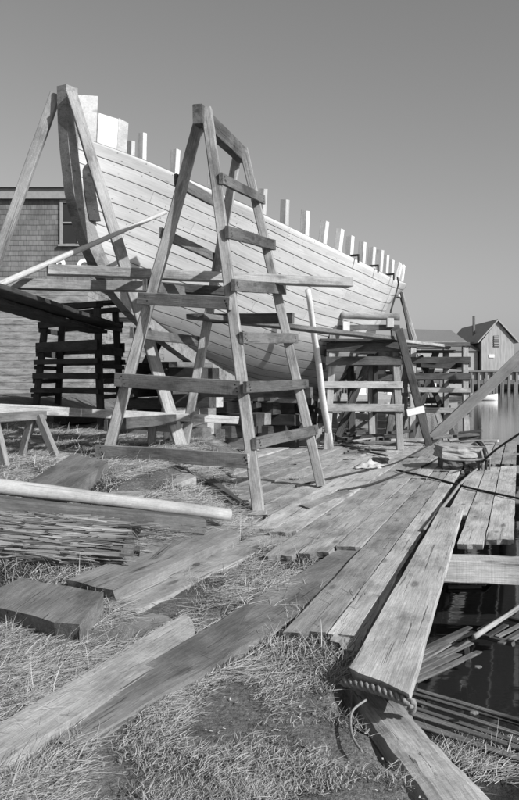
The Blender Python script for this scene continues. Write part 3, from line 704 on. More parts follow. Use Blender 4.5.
# ------------------------------------------------------------------ wharf deck
def deck():
    root = empty('wharf_deck', (2.6, 12, 0), 'weathered plank wharf deck running back beside the boat to the water', 'wharf')
    U = .306; c = -5.7; rnd = random.Random(3)
    def plank(c0, c1, y0, y1, z=0.0, th=.06):
        r2_ = rnd.uniform
        za, zb = z+r2_(-.018, .014), z+r2_(-.018, .014)
        k = slab('plank', [(c0+U*y0, y0, za), (c1+U*y0, y0, za), (c1+U*y1, y1, zb), (c0+U*y1, y1, zb)], th, M['deck'], '', parent=root, jag=.03, nseg=26, wob=.012)
    while c < -1.1:
        w_ = rnd.uniform(.24, .33)
        if c < -2.4: y0 = 8.3+(-2.4-c)*2.1+rnd.uniform(-.5, .3)
        elif c < -1.75: y0 = 7.4+rnd.uniform(-.1, .35)
        else: y0 = 7.8 if c < -1.5 else 5.2
        c1 = min(c+w_, -1.0)
        if c1-c > .1:
            ym = rnd.uniform(13, 17); q_ = rnd.uniform(.007, .022); plank(c, c1-q_, y0, ym); plank(c, c1-q_, ym+.012, 21.4+rnd.uniform(-.2, .2))
        c += w_
    for (c0, c1, y0) in ((-.84, -.60, 9.7), (-.585, -.345, 7.95), (-.33, -.06, 8.25), (.0, .24, 8.0), (.26, .55, 7.9), (.56, .86, 8.1), (.87, 1.2, 8.0)):
        plank(c0, c1, y0, 15.2+.3*c0); plank(c0, c1-.01, 15.4, 21.4)
    # joists and cross beam
    beam('cross_beam', (1.55, 7.78, -.17), (6.0, 7.1, -.17), .30, .20, M['baulk'], root, wob=.01)
    for y in (11, 14.5, 18, 21): beam('cross_beam', (-4.4+U*y if y > 14 else -2.2+U*y, y, -.17), (1.2+U*y, y, -.17), .2, .2, M['dark'], root)
    for (x, y) in ((5.6, 7.2), (4.7, 11), (3.6, 11), (5.4, 14.5), (4.2, 14.5), (6.4, 18), (7.2, 21), (5.6, 21), (4.2, 21)):
        pole('pile', (x, y, -2.4), (x+.02, y, -.28), .13, M['pier'], parent=root)
    FOOT.append([(-2.4+U*8.3, 8.3), (1.2+2.5, 8), (1.2+U*21, 21), (-5.7+U*21, 21), (-5.7+U*15, 15)])
deck()

# big baulk at the wharf edge, its lower partner and the lashing
zb = .06
bk = [WZ(349, 668, zb), WZ(409, 693, zb), WZ(463, 508, zb), WZ(441, 507, zb)]
slab('baulk', bk, .075, M['baulk'], 'broad pale baulk along the wharf edge, rope under its near end', 'timber', jag=.015, wob=.008, nseg=40)
def lower_baulk():
    L = [(352, 688), (366, 712), (388, 742), (418, 780), (450, 830)]; Rr = [(404, 694), (414, 718), (446, 752), (486, 792), (530, 840)]
    zs = [-.09, -.11, -.14, -.18, -.22]; vs = []; fs = []; n = 24
    for i in range(n+1):
        u = i/n*4; k = min(3, int(u)); f = u-k; f = f
        l = WZ(*L[k], zs[k]).lerp(WZ(*L[k+1], zs[k+1]), f); r = WZ(*Rr[k], zs[k]).lerp(WZ(*Rr[k+1], zs[k+1]), f)
        for j in range(6):
            s = j/5; p = l.lerp(r, s); p.z += .012*noise.noise(Vector((s*3, i*.5, 0)))-(.015 if j in (0, 5) else 0); vs.append(p)
        for j in range(6):
            s = j/5; p = l.lerp(r, s); p.z -= .24; vs.append(p)
    for i in range(n):
        a = i*12
        for j in range(5): fs.append((a+j, a+j+1, a+12+j+1, a+12+j)); fs.append((a+6+j, a+18+j, a+18+j+1, a+6+j+1))
        fs.append((a, a+12, a+18, a+6)); fs.append((a+5, a+11, a+23, a+17))
    for a in (0, n*12):
        for j in range(5): fs.append((a+j, a+6+j, a+7+j, a+j+1))
    p0 = vs[2].copy(); p1 = vs[n*12+2].copy(); mw = frame(p0, p1, (0, 0, 1)); inv = mw.inverted()
    o = mesh_obj('timber', [inv @ v for v in vs], fs, M['baulk'], mw)
    bm = bmesh.new(); bm.from_mesh(o.data); bmesh.ops.recalc_face_normals(bm, faces=bm.faces); bm.to_mesh(o.data); bm.free()
    FOOT.append([(vs[0].x, vs[0].y), (vs[5].x, vs[5].y), (vs[n*12+5].x, vs[n*12+5].y), (vs[n*12].x, vs[n*12].y)])
    tag(o, 'crooked grey timber in the near right corner, curving out from under the roped baulk', 'timber')
lower_baulk()
def coil(c, ax, rx, rz, turns, r, pitch, mat, **kw):
    ax = Vector(ax).normalized(); s = ax.cross(Vector((0, 0, 1))).normalized(); pts = []
    n = int(turns*28)
    for i in range(n+1):
        t = 2*math.pi*i/28; pts.append(Vector(c)+ax*(pitch*i/28)+s*rx*math.copysign(abs(math.cos(t))**.6, math.cos(t))+Vector((0, 0, rz*math.copysign(abs(math.sin(t))**.6, math.sin(t)))))
    return tube('rope', pts, r, mat, twist=False, **kw)
pa, pb = W(349, 683, 4.36), W(411, 704, 4.03); mid = (pa+pb)/2; axb = (bk[2]-bk[1]).normalized()
def laid_rope(path, r, pitch, mat, label):
    path = [Vector(p) for p in path]; acc = [0]
    for p, q in zip(path, path[1:]): acc.append(acc[-1]+(q-p).length)
    n = int(acc[-1]/.006); vs = []; fs = []; sg = 7
    for k in range(3):
        base = len(vs)
        for i in range(n+1):
            d = acc[-1]*i/n; m = 0
            while m < len(acc)-2 and acc[m+1] < d: m += 1
            c = path[m].lerp(path[m+1], (d-acc[m])/(acc[m+1]-acc[m])); t = (path[min(m+2, len(path)-1)]-path[max(m-1, 0)]).normalized()
            u = t.cross(Vector((0, 0, 1))).normalized(); w_ = t.cross(u); ph = 2*math.pi*(d/pitch+k/3); cc = c+(u*math.cos(ph)+w_*math.sin(ph))*r*.95
            for j in range(sg): q = 2*math.pi*j/sg; vs.append(cc+(u*math.cos(q)+w_*math.sin(q))*r)
        for i in range(n):
            for j in range(sg): a_ = base+i*sg+j; b_ = base+i*sg+(j+1) % sg; fs.append((a_, b_, b_+sg, a_+sg))
    mw = Matrix.Translation(path[0]); o = mesh_obj('rope', [v-path[0] for v in vs], fs, mat, mw, smooth=True); tag(o, label, 'rope')
pts = [pa.lerp(pb, t/20)+Vector((0, 0, .012*math.sin(math.pi*t/20))) for t in range(-2, 21)]+[pb+Vector((.02*math.sin(k*.5), .035*k, -.008*k*k)) for k in range(1, 4)]
laid_rope(pts, .0125, .12, M['rope'], 'thick three-strand rope lashed under the near end of the broad baulk')

# ------------------------------------------------------------------ timbers and boards in the foreground
def gslab(cs, lift, th, mat, label, cat='plank', sink=0, **kw):
    return slab('plank' if cat == 'plank' else cat.replace(' ', '_'), [GP(x, y, lift-(sink if q > 1 else 0)) for q, (x, y) in enumerate(cs)], th, M[mat], label, cat, **kw)
gslab([(-40, 748), (-12, 770), (200, 640), (186, 612)], .09, .12, 'plank', 'wide grey plank half sunk in straw at lower left, above the longest plank', nseg=30, jag=.03, sink=.06)
gslab([(36, 730), (70, 748), (395, 558), (357, 538)], .04, .07, 'board', 'long grey plank from the lower left corner up to the wharf deck', nseg=50, jag=.05, wob=.012)
gslab([(84, 634), (112, 650), (206, 601), (192, 588)], .02, .06, 'plank', 'short weathered board lying just above the two long planks, left of the straw patch', sink=.05)
gslab([(66, 580), (112, 590), (240, 534), (214, 520)], .12, .11, 'beam', 'thick smooth board raised at its near end, left of centre', nseg=30)
gslab([(98, 607), (134, 612), (278, 541), (262, 531)], .03, .06, 'deck', 'long pale board flush with the straw beside the thick raised board', nseg=30)
gslab([(-30, 602), (78, 626), (104, 592), (20, 578)], .15, .26, 'beam', 'massive rotting butt end of timber at the left edge', 'timber', jag=.03, wob=.012)
gslab([(86, 642), (126, 650), (134, 628), (98, 622)], .03, .12, 'rough', 'small half buried slab of wood right of the rotting butt', 'timber', jag=.05, wob=.02)
slab('timber', [WZ(28, 482, .50), WZ(66, 490, .50), WZ(108, 461, .60), WZ(72, 454, .62)], .34, M['beam'], 'big squared timber block at the left behind the round pole', 'timber', wob=.01)
slab('timber', [WZ(98, 497, .36), WZ(122, 502, .36), WZ(196, 477, .36), WZ(180, 467, .38)], .24, M['leg'], 'narrow grey timber lying in grass behind the round pole', 'timber', wob=.01)
gslab([(330, 640), (352, 650), (398, 570), (385, 560)], .05, .06, 'deck', 'short broken plank pointing at the black gap beside the baulk', jag=.12)
gslab([(257, 548), (299, 545), (300, 538), (275, 535)], .04, .04, 'deck', 'splintered pale board end in the straw before the deck', jag=.1)
gslab([(246, 532), (296, 540), (310, 522), (252, 524)], .03, .04, 'deck', 'thin loose board at the ragged edge of the deck', jag=.1)
gslab([(205, 480), (214, 478), (242, 500), (234, 505)], .08, .12, 'dark', 'short dark wedge left of the tall trestle foot', 'timber')  # dark wedge-shaped slab on the ground
gslab([(250, 508), (270, 510), (290, 500), (268, 497)], .05, .05, 'deck', 'small board scrap just right of the tall trestle foot', jag=.08)
gslab([(300, 505), (310, 508), (352, 492), (344, 489)], .09, .03, 'deck', 'thin scrap board lying loose on the left part of the deck', jag=.05)
# rotten log, squared beam and round pole stacked at the left
def flaky():
    a, b = GP(-60, 534, .15), GP(130, 547, .15); n = 60; seg = 40; vs = []; fs = []; L = (b-a).length; mw = frame(a, b, (0, 0, 1))
    rad = lambda x, t: .19*(1+.12*noise.noise(Vector((x*.9, math.cos(t)*1.3, math.sin(t)*1.3)))+.07*noise.noise(Vector((x*2, math.cos(t)*5, math.sin(t)*5))))
    for i in range(n+1):
        for j in range(seg):
            t = 2*math.pi*j/seg; x = L*i/n; q = rad(x, t)
            if i == n: x += .14*noise.noise(Vector((t*3, 1, 1)))
            vs.append((x, math.cos(t)*q*1.2, math.sin(t)*q))
    for i in range(n):
        for j in range(seg): p_, q_ = i*seg+j, i*seg+(j+1) % seg; fs.append((p_, q_, q_+seg, p_+seg))
    fs += [tuple(range(seg-1, -1, -1)), tuple(range(n*seg, n*seg+seg))]
    o = mesh_obj('log', vs, fs, M['rough'], mw); tag(o, 'thick rotten log with flaking split bark lying at the left under the squared beam', 'log'); FOOT.append([tuple((a+Vector((0, s, 0))).xy) for s in (-.2, .2)]+[tuple((b+Vector((0, s, 0))).xy) for s in (.2, -.2)])
    vs = []; fs = []; rd = random.Random(5)
    for _ in range(1000):
        l = rd.uniform(.2, .95); x0 = rd.uniform(-.02, L-l*.75); t = rd.uniform(-2.2, .9)+math.pi/2+.9; t = rd.uniform(.0, 6.28); tw = rd.gauss(0, .10); w_ = rd.uniform(.006, .026)/.19/2; lift = rd.uniform(-.002, .018); m = 6; i0 = len(vs)
        for k in range(m+1):
            f = k/m; x = x0+l*f; tt = t+tw*f; ww = w_*(1-.8*abs(2*f-1)**3)*(1+.3*math.sin(k*2+l*9)); q = rad(x, tt)+lift+.014*abs(2*f-1)**4*rd.uniform(0, 1.6)
            for (dt, dq) in ((-ww, 0), (-ww*.8, .008), (ww*.8, .008), (ww, 0)): vs.append((x, math.cos(tt+dt)*(q+dq)*1.2, math.sin(tt+dt)*(q+dq)))
        for k in range(m):
            for c in range(3): a_ = i0+k*4+c; fs.append((a_, a_+1, a_+5, a_+4))
            a_ = i0+k*4; fs.append((a_+3, a_, a_+4, a_+7))
    k_ = N('split_bark'); tc = k_.n('ShaderNodeTexCoord').outputs['Object']; g_ = k_.n('ShaderNodeNewGeometry')
    v = k_.math('MULTIPLY', k_.ramp(g_.outputs['Random Per Island'], (0, 1, .07, .34)), k_.ramp(k_.noise(k_.mapped(tc, (2, 40, 40)), 1, 4), (.3, .7, .6, 1.3))); k_.grey(v); k_.b.inputs['Roughness'].default_value = .9
    mesh_obj('bark', vs, fs, k_.m, mw, o)
flaky()
a, b = GP(-50, 487, .30), GP(202, 532, .12)
a, b = W(-50, 501, 7.2), W(202, 526, 8.0)
beam('timber', a, b, .24, .15, M['beam'], label='squared grey beam lying across the rotten log', cat='timber', wob=.012, bev=.02)
pole('pole', W(-60, 479, 7.45), W(230, 515, 8.3), .075, M['silver'], r1=.06, label='long pale round pole lying on top of the squared beam', cat='pole')
gslab([(128, 548), (140, 552), (140, 530), (132, 528)], .10, .18, 'beam', 'small upright splinter of wood at the end of the rotten log', 'timber')
gslab([(148, 560), (170, 566), (205, 540), (180, 532)], .06, .08, 'rough', 'crumbling board end in the shadow under the squared beam')

# ------------------------------------------------------------------ lashed stone block, ropes, cloth
def lashed():
    root = empty('stone_block', WZ(460, 470, 0), 'block of rough stone slabs lashed with rope standing on the deck', 'stone block')
    d = 14.6; x0 = (443-HX)/F*d; x1 = (480-HX)/F*d; c = (x0+x1)/2
    rock('lower_stone', (c-.18, d+.15, .10), (.32, .5, .22), M['stonedk'], root, sd=1); rock('lower_stone', (c+.16, d+.12, .10), (.32, .5, .22), M['stonedk'], root, sd=2)
    rock('upper_slab', (c, d+.25, .30), (.74, .8, .20), M['stone'], root, sd=3, boxy=.85)
    for k, (q, rr) in enumerate(((.30, .02), (.36, .025), (.42, .018))):
        pts = [Vector((c+q-.05*k*.3, d-.16+.82*i/14, .32+.10*math.sin(math.pi*i/14)+.02*k)) for i in range(15)]
        pts = [Vector((c+q, d-.2, .02)), Vector((c+q+.01, d-.21, .2))]+pts; tube('lashing', pts, rr, M['tar' if k == 1 else 'rope'], root)
    pts = [Vector((c-.40+.82*i/14, d-.27-.02*math.sin(i), .21-.03*math.sin(math.pi*i/14))) for i in range(15)]; tube('lashing', pts, .018, M['rope'], root)
lashed()
def drape(px, lift=.02, r=.014, mat='tar', label='', name='rope', sag=0, zz=None):
    key = [WZ(x, y, lift) if z is None else W(x, y, z) for x, y, z in px]; pts = []
    for k in range(len(key)-1):
        p = [key[max(0, min(len(key)-1, k+q))] for q in (-1, 0, 1, 2)]
        for i in range(8):
            f = i/8; pts.append(.5*((2*p[1])+(p[2]-p[0])*f+(2*p[0]-5*p[1]+4*p[2]-p[3])*f*f+(-p[0]+3*p[1]-3*p[2]+p[3])*f**3))
    pts.append(key[-1]); tube(name, pts, r, M[mat], label=label, cat='rope', seg=7)
drape([(296, 486, None), (322, 480, None), (358, 472, None), (392, 464, None), (415, 453, None), (432, 443, None)], label='black rope trailing over the deck to the foot of the broad prop')
drape([(338, 491, None), (372, 484, None), (402, 473, None), (426, 465, None), (442, 456, None)], label='black rope trailing over the deck to the lashed stones', r=.016)
drape([(396, 470, None), (432, 478, None), (470, 488, None), (516, 498, None), (560, 508, None)], label='straight thin dark line crossing the deck in front of the lashed stones', r=.016)  # thin dark line over the deck, built as a tube
drape([(482, 462, 14.4), (498, 448, 13.9), (525, 430, 13)], label='taut dark rope rising from the lashed stones out to the right', r=.018)
drape([(478, 468, None), (462, 482, None), (448, 500, None), (432, 520, None), (424, 530, None)], label='old frayed rope running along the deck from the stones towards the baulk', mat='rope', r=.02)
drape([(366, 700, None), (352, 712, None), (352, 735, None), (362, 752, None)], lift=-.02, r=.006, mat='rope', label='thin cord hanging on the earth left of the crooked timber')
for i in range(7):
    y0 = 444+random.uniform(-3, 10); x0 = 338+random.uniform(0, 25); l = random.uniform(20, 45); s = random.uniform(-.1, .25)
    beam('stick', WZ(x0, y0, .03), WZ(x0+l, y0+l*s, .04), .05, .035, M[random.choice(['dark', 'rung'])], label='dark stick of scrap scattered on the deck below the log-topped trestle', cat='stick', group='scrap sticks on the deck')
def cloth():
    a = WZ(354, 469, .0); n = 14; vs = []; fs = []
    for j in range(n+1):
        for i in range(n+1):
            x = a.x+.45*i/n+.15*j/n; y = a.y+.55*j/n-.05*i/n; e = min(i, n-i, j, n-j)/n
            vs.append((x+.05*noise.noise(Vector((i, j*.4, 0))), y+.05*noise.noise(Vector((j, i*.4, 2))), .02+.12*min(1, e*3.5)*(.6+.8*noise.noise(Vector((i*.35, j*.35, 5))))))
    for j in range(n):
        for i in range(n): k = j*(n+1)+i; fs.append((k, k+1, k+n+2, k+n+1))
    o = mesh_obj('cloth', vs, fs, M['cloth'], smooth=True); m = o.modifiers.new('t', 'SOLIDIFY'); m.thickness = .012; tag(o, 'crumpled pale cloth lying on the deck', 'cloth')
cloth()
rock('lump', (WZ(380, 461, .05)), (.3, .16, .12), M['iron'], label='small black lump lying on the deck beside the pale cloth', cat='lump', rot=-.3)

# ------------------------------------------------------------------ lath panels in the pit
def lath_panel(c, along, across, n, L, wd, mat, label, gap=1.3, tilt=(0, 0), log=False):
    c = Vector(c); a = Vector(along).normalized(); b = Vector(across).normalized(); root = empty('lath_panel', c, label, 'lath panel')
    for i in range(n):
        if random.random() < .12: continue
        o_ = c+b*(i*wd*gap)+Vector((0, 0, random.uniform(-.015, .02))); j = random.uniform(-.08, .08); lq = L*(random.uniform(.45, .85) if random.random() < .25 else 1); sk = b*random.gauss(0, .03*L)
        beam('slat', o_+a*j, o_+sk+Vector((0, 0, random.gauss(0, .015)))+a*(lq+j+random.uniform(-.05, .05)), wd*random.uniform(.75, 1.05), .014, M[mat], root, wob=.004, seg=.2, bev=.003)
    for s in (.08, .92): beam('batten', c+a*L*s-Vector((0, 0, .03)), c+a*L*s+b*(n-1)*wd*gap-Vector((0, 0, .03)), .05, .04, M['dark'], root)
    return root
zp = -.68
A = WZ(408, 690, zp); lath_panel(A, WZ(462, 662, zp)-WZ(405, 690, zp), WZ(412, 640, zp)-WZ(408, 690, zp), 12, .95, .055, 'lath', 'slatted wooden panel in the pit just right of the near end of the baulk')
A = WZ(412, 690, -.72); lath_panel(A, WZ(520, 722, -.72)-A, WZ(400, 705, -.72)-A, 9, 1.4, .052, 'lath', 'slatted panel with slats running down to the right at the lower right edge')
A = WZ(478, 634, -.60); lath_panel(A, WZ(512, 614, -.60)-A, WZ(500, 640, -.60)-A, 5, .8, .06, 'lath', 'slatted panel at the right edge half out of the dark water')
A = WZ(446, 585, -.90); lath_panel(A, WZ(462, 572, -.90)-A, WZ(478, 585, -.90)-A, 5, .45, .08, 'lath', 'small floating rack of slats far down in the dark water')
pole('pole', WZ(474, 637, -.55), WZ(530, 600, -.5), .022, M['silver'], label='pale round pole lying on the slats at the right edge', cat='pole')
for i, (px, py) in enumerate(((478, 667), (474, 713))):
    p = WZ(px, py, -.64); rock('float', p, (.05, .03, .02), M['board'], label=['small pale float above the slats, upper of two', 'small pale float among the lower slats, lower of two'][i], cat='float', group='pale floats in the pit', boxy=.2)

# ------------------------------------------------------------------ shingled house at the left
def house_left():
    root = empty('shingled_house', (-8, 28, .7), 'two-storey shingled house with a lit wall behind the bow at the left', 'house')
    y0 = 28.0; X = lambda px: (px-HX)/F*y0; Z = lambda py: CH+(HY-py)/F*y0
    x0, x1 = X(-120), X(89); zb_, zm, ze = .3, Z(283), Z(196)
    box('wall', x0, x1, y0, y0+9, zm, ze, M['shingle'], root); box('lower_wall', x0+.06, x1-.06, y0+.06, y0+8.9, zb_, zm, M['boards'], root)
    box('eaves_board', x0-.15, x1+.2, y0-.18, y0-.02, ze-.12, ze+.22, M['trim'], root)
    zr = ze+2.6
    vs = [(x0-.3, y0-.3, ze+.2), (x1+.3, y0-.3, ze+.2), (x1+.3, y0+4.5, zr), (x0-.3, y0+4.5, zr), (x0-.3, y0+9.3, ze+.2), (x1+.3, y0+9.3, ze+.2)]
    zt = Z(176); vs = [(x0-.3, y0-.3, ze+.222), (x1+.3, y0-.3, ze+.222), (x1+.3, y0+4.5, ze+1.3), (x0-.3, y0+4.5, ze+1.3), (x0-.3, y0+9.3, ze+.2), (x1+.3, y0+9.3, ze+.2)]
    mesh_obj('roof', vs, [(0, 1, 2, 3), (3, 2, 5, 4), (0, 3, 4), (1, 5, 2), (0, 4, 5, 1)], M['roof'], parent=root)
    def win(px0, px1, py0, py1):
        a, b, c, d = X(px0), X(px1), Z(py1), Z(py0); g = box('window', a, b, y0-.02, y0-.004, c, d, M['glass'], root)
        for (p_, q_, r_, s_) in ((a-.09, a, c-.06, d+.1), (b, b+.09, c-.06, d+.1), (a, b, d, d+.1), (a, b, (c+d)/2-.025, (c+d)/2+.025)): box('frame', p_, q_, y0-.07, y0-.02, r_, s_, M['trim'], g)
        box('sill', a-.13, b+.13, y0-.14, y0-.005, c-.12, c-.06, M['trim'], g); box('frame', (a+b)/2+.2-.015, (a+b)/2+.2+.015, y0-.05, y0-.02, c, (c+d)/2-.025, M['trim'], g)
    win(63, 81, 203, 243); win(-30, -12, 203, 243)
    for (ch, px) in (('2', 61.5), ('O', 85)):
        fc = bpy.data.curves.new('figure', 'FONT'); fc.body = ch; fc.size = .62; fc.extrude = .01; fc.offset = .03; fc.align_x = 'CENTER'
        t = bpy.data.objects.new('tmp', fc); C.objects.link(t); dg = bpy.context.evaluated_depsgraph_get(); me = bpy.data.meshes.new_from_object(t.evaluated_get(dg)); C.objects.unlink(t); bpy.data.objects.remove(t)
        me.materials.clear(); me.materials.append(M['white']); o = bpy.data.objects.new('painted_letter', me); C.objects.link(o)
        place(o, Matrix.Translation((X(px), y0-.02, Z(272.5))) @ Matrix.Rotation(R(90), 4, 'X'), root)
house_left()
# low pale shed behind the bow trestle
def small_shed(label, px0, px1, py_top, d, depth, wall, base=-.2, gable=True, name='shed', grp=None, peak=None):
    x0, x1 = (px0-HX)/F*d, (px1-HX)/F*d; zt = CH+(HY-py_top)/F*d; root = empty(name, ((x0+x1)/2, d+depth/2, base), label, 'shed', grp)
    box('wall', x0, x1, d, d+depth, base, zt, M[wall], root); h = peak or (x1-x0)*.25
    vs = [(x0-.2, d-.2, zt+.01), (x1+.2, d-.2, zt+.01), (x1+.2, d+depth/2, zt+h), (x0-.2, d+depth/2, zt+h), (x0-.2, d+depth+.2, zt+.01), (x1+.2, d+depth+.2, zt+.01)]
    mesh_obj('roof', vs, [(0, 1, 2, 3), (3, 2, 5, 4), (0, 3, 4), (1, 5, 2), (0, 4, 5, 1)], M['roof'], parent=root); return root, x0, x1, zt
small_shed('low whitewashed shed glimpsed under the bow beyond the shaded trestle', 92, 150, 318, 33, 5, 'boards', base=.2, peak=.8)

# ------------------------------------------------------------------ far wharf and its buildings
def far_side():
    d = 150; X = lambda px: (px-HX)/F*d; Z = lambda py, dd=d: CH+(HY-py)/F*dd
    # pier under the sheds
    root = empty('far_pier', (X(470), d, -1), 'timber pier on piles across the water carrying the gabled sheds', 'pier')
    box('decking', X(398), X(600), d-2, d+28, Z(372), Z(370.5), M['pier'], root)
    for i in range(26):
        x = X(401+i*7.5); beam('pile', (x, d-1.7, -2.3), (x, d-1.7, Z(372)-.01), .4, .4, M['pier'], root, up=(0, 1, 0), seg=3)
    box('skirt_boards', X(462), X(600), d-1.4, d-1.2, Z(380), Z(372)-.02, M['vboard'], root)
    # gabled house
    h = empty('gabled_shed', (X(498), d, Z(371)), 'pale gable-ended shed with louvred vent and chimney on the pier across the water', 'shed')
    a, b, pk = X(481.5), X(514), X(497.5); ze = Z(341); zp_ = Z(321); yb = d+26; z0 = Z(370.4)
    vs = [(a, d, z0), (b, d, z0), (b, d, ze), (pk, d, zp_), (a, d, ze), (a, yb, z0), (b, yb, z0), (b, yb, ze), (pk, yb, zp_), (a, yb, ze)]
    mesh_obj('wall', vs, [(0, 1, 2, 3, 4), (9, 8, 7, 6, 5), (0, 4, 9, 5), (1, 6, 7, 2)], M['vboard'], parent=h)
    for (ex, s) in ((a, -1), (b, 1)):
        vs = [(pk, d-.5, zp_+.35), (ex+s*.7, d-.5, ze-.05), (ex+s*.7, yb+.5, ze-.05), (pk, yb+.5, zp_+.35), (pk, d-.5, zp_+.05), (ex+s*.7, d-.5, ze-.35), (ex+s*.7, yb+.5, ze-.35), (pk, yb+.5, zp_+.05)]
        mesh_obj('roof', vs, [(0, 1, 2, 3), (4, 7, 6, 5), (0, 4, 5, 1), (1, 5, 6, 2), (3, 2, 6, 7)], M['farroof'], parent=h)
    v_ = box('vent', X(493.5), X(499), d-.12, d-.01, Z(347), Z(335.5), M['pier'], h)
    for i in range(5): box('louvre', X(493.8), X(498.7), d-.22, d-.13, Z(346-i*2.2), Z(345.2-i*2.2), M['farwall'], v_)
    box('chimney', X(484.6), X(486.6), d+8, d+8.6, Z(333), Z(312.5), M['pier'], h); box('notice_board', X(489), X(494), d-.15, d-.02, Z(357.5), Z(354.5), M['white'], h)
    # long shed to its left: ridge runs across
    s = empty('long_shed', (X(440), d+4, Z(371)), 'long low shed with a dark roof left of the gabled one across the water', 'shed')
    x0, x1 = X(400), X(479); y0, y1 = d+1, d+12; z1 = Z(351, d+1); z2 = Z(330, d+6)
    box('wall', x0, x1, y0, y1, Z(371), z1, M['farwall'], s)
    vs = [(x0-.4, y0-.4, z1), (x1+.4, y0-.4, z1), (x1-3.5, d+6.5, z2), (x0-.4, d+6.5, z2+.3), (x0-.4, y1+.4, z1), (x1+.4, y1+.4, z1)]
    mesh_obj('roof', vs, [(0, 1, 2, 3), (3, 2, 5, 4), (0, 3, 4), (1, 5, 2), (0, 4, 5, 1)], M['roof'], parent=s)
    for q in range(6): box('window', X(408+q*12), X(411+q*12), y0-.06, y0-.01, Z(366, y0), Z(358, y0), M['glass'], s)
    lab = ['pale shed behind the log-topped trestle across the water, leftmost there', 'pale shed seen through the log-topped trestle across the water', 'grey shed across the water seen between the two right trestles', 'pale low shed across the water seen under the tall trestle', 'far grey shed glimpsed beyond the forefoot of the boat']
    for i, (a_, b_, t_, dd, wl) in enumerate(((330, 352, 366, 165, 'farpale'), (356, 384, 364, 160, 'farpale'), (386, 399, 362, 168, 'farwall'), (262, 300, 368, 170, 'farpale'), (180, 225, 364, 170, 'farwall'))):
        small_shed(lab[i], a_, b_, t_, dd, 8, wl, base=-.6, peak=2.2, grp='sheds along the far shore')
    # fishing boat
    dd = 100; bx = (478-HX)/F*dd; bt = empty('skiff', (bx, dd, -.95), 'small white skiff afloat on the water at the right', 'boat')
    L_, n = 4.6, 16; vs = []; fs = []
    for i in range(n+1):
        t = i/n; w_ = .85*math.sin(math.pi*min(1, .12+t*.88))**.6 if t < .98 else .02; x = bx-L_/2+L_*t; sh = .55+.25*(abs(t-.45)*1.8)**2
        for (y, z) in ((-w_, sh), (-w_*.8, .1), (0, -.15), (w_*.8, .1), (w_, sh)): vs.append((x, dd+y, -.95+z))
    for i in range(n):
        for j in range(4): k = i*5+j; fs.append((k, k+5, k+6, k+1))
    fs.append((0, 1, 2, 3, 4)); mesh_obj('hull', vs, fs, M['white'], parent=bt, smooth=True)
    for t in (.3, .6): box('thwart', bx-L_/2+L_*t, bx-L_/2+L_*t+.25, dd-.75, dd+.75, -.6, -.56, M['plank'], bt)
    rr_ = random.Random(4)
    for i in range(30):
        px = rr_.uniform(334, 480); q = rr_.uniform(120, 160); x = (px-HX)/F*q; hh = rr_.uniform(1.0, 3.4)
        beam('mooring_pile', (x, q, -2.3), (x+rr_.uniform(-.3, .3), q, hh-.9), .28, .28, M['pier' if i % 3 else 'farpale'], up=(0, 1, 0), seg=3, label='thin pile along the far waterfront seen through the staging trestles', cat='pile', group='piles along the far waterfront')
    for i in range(7):
        px = 338+i*19+rr_.uniform(-4, 4); q = rr_.uniform(95, 135); x = (px-HX)/F*q
        g_ = empty('moored_boat', (x, q, -.95), 'small pale boat moored before the far sheds, glimpsed through the trestles', 'boat', 'small boats moored before the far sheds'); L2 = rr_.uniform(2.2, 4)
        vs = [(x-L2, q-.6, -1.05), (x+L2*.8, q-.6, -1.05), (x+L2*1.15, q, -.2), (x+L2*.9, q-.9, -.35), (x-L2, q-.9, -.4), (x-L2, q+.9, -.4), (x+L2*.9, q+.9, -.35), (x-L2, q+.6, -1.05), (x+L2*.8, q+.6, -1.05)]
        mesh_obj('hull', vs, [(0, 1, 3, 4), (1, 2, 3), (7, 5, 6, 8), (8, 6, 2), (0, 4, 5, 7), (4, 3, 2, 6, 5)], M['farpale'], parent=g_); box('cabin', x-L2*.3, x+L2*.3, q-.5, q+.5, -.36, .9, M['white' if i % 2 else 'farwall'], g_)
    for i in range(9):
        px = 466+i*6.0; q = 118+3*(i % 3); x = (px-HX)/F*q
        beam('mooring_pile', (x, q, -2.3), (x+.1, q, 1.1+.5*(i % 2)), .3, .3, M['pier'], up=(0, 1, 0), seg=3, label='weathered mooring pile standing in the water before the far sheds', cat='pile', group='mooring piles before the far sheds')
far_side()

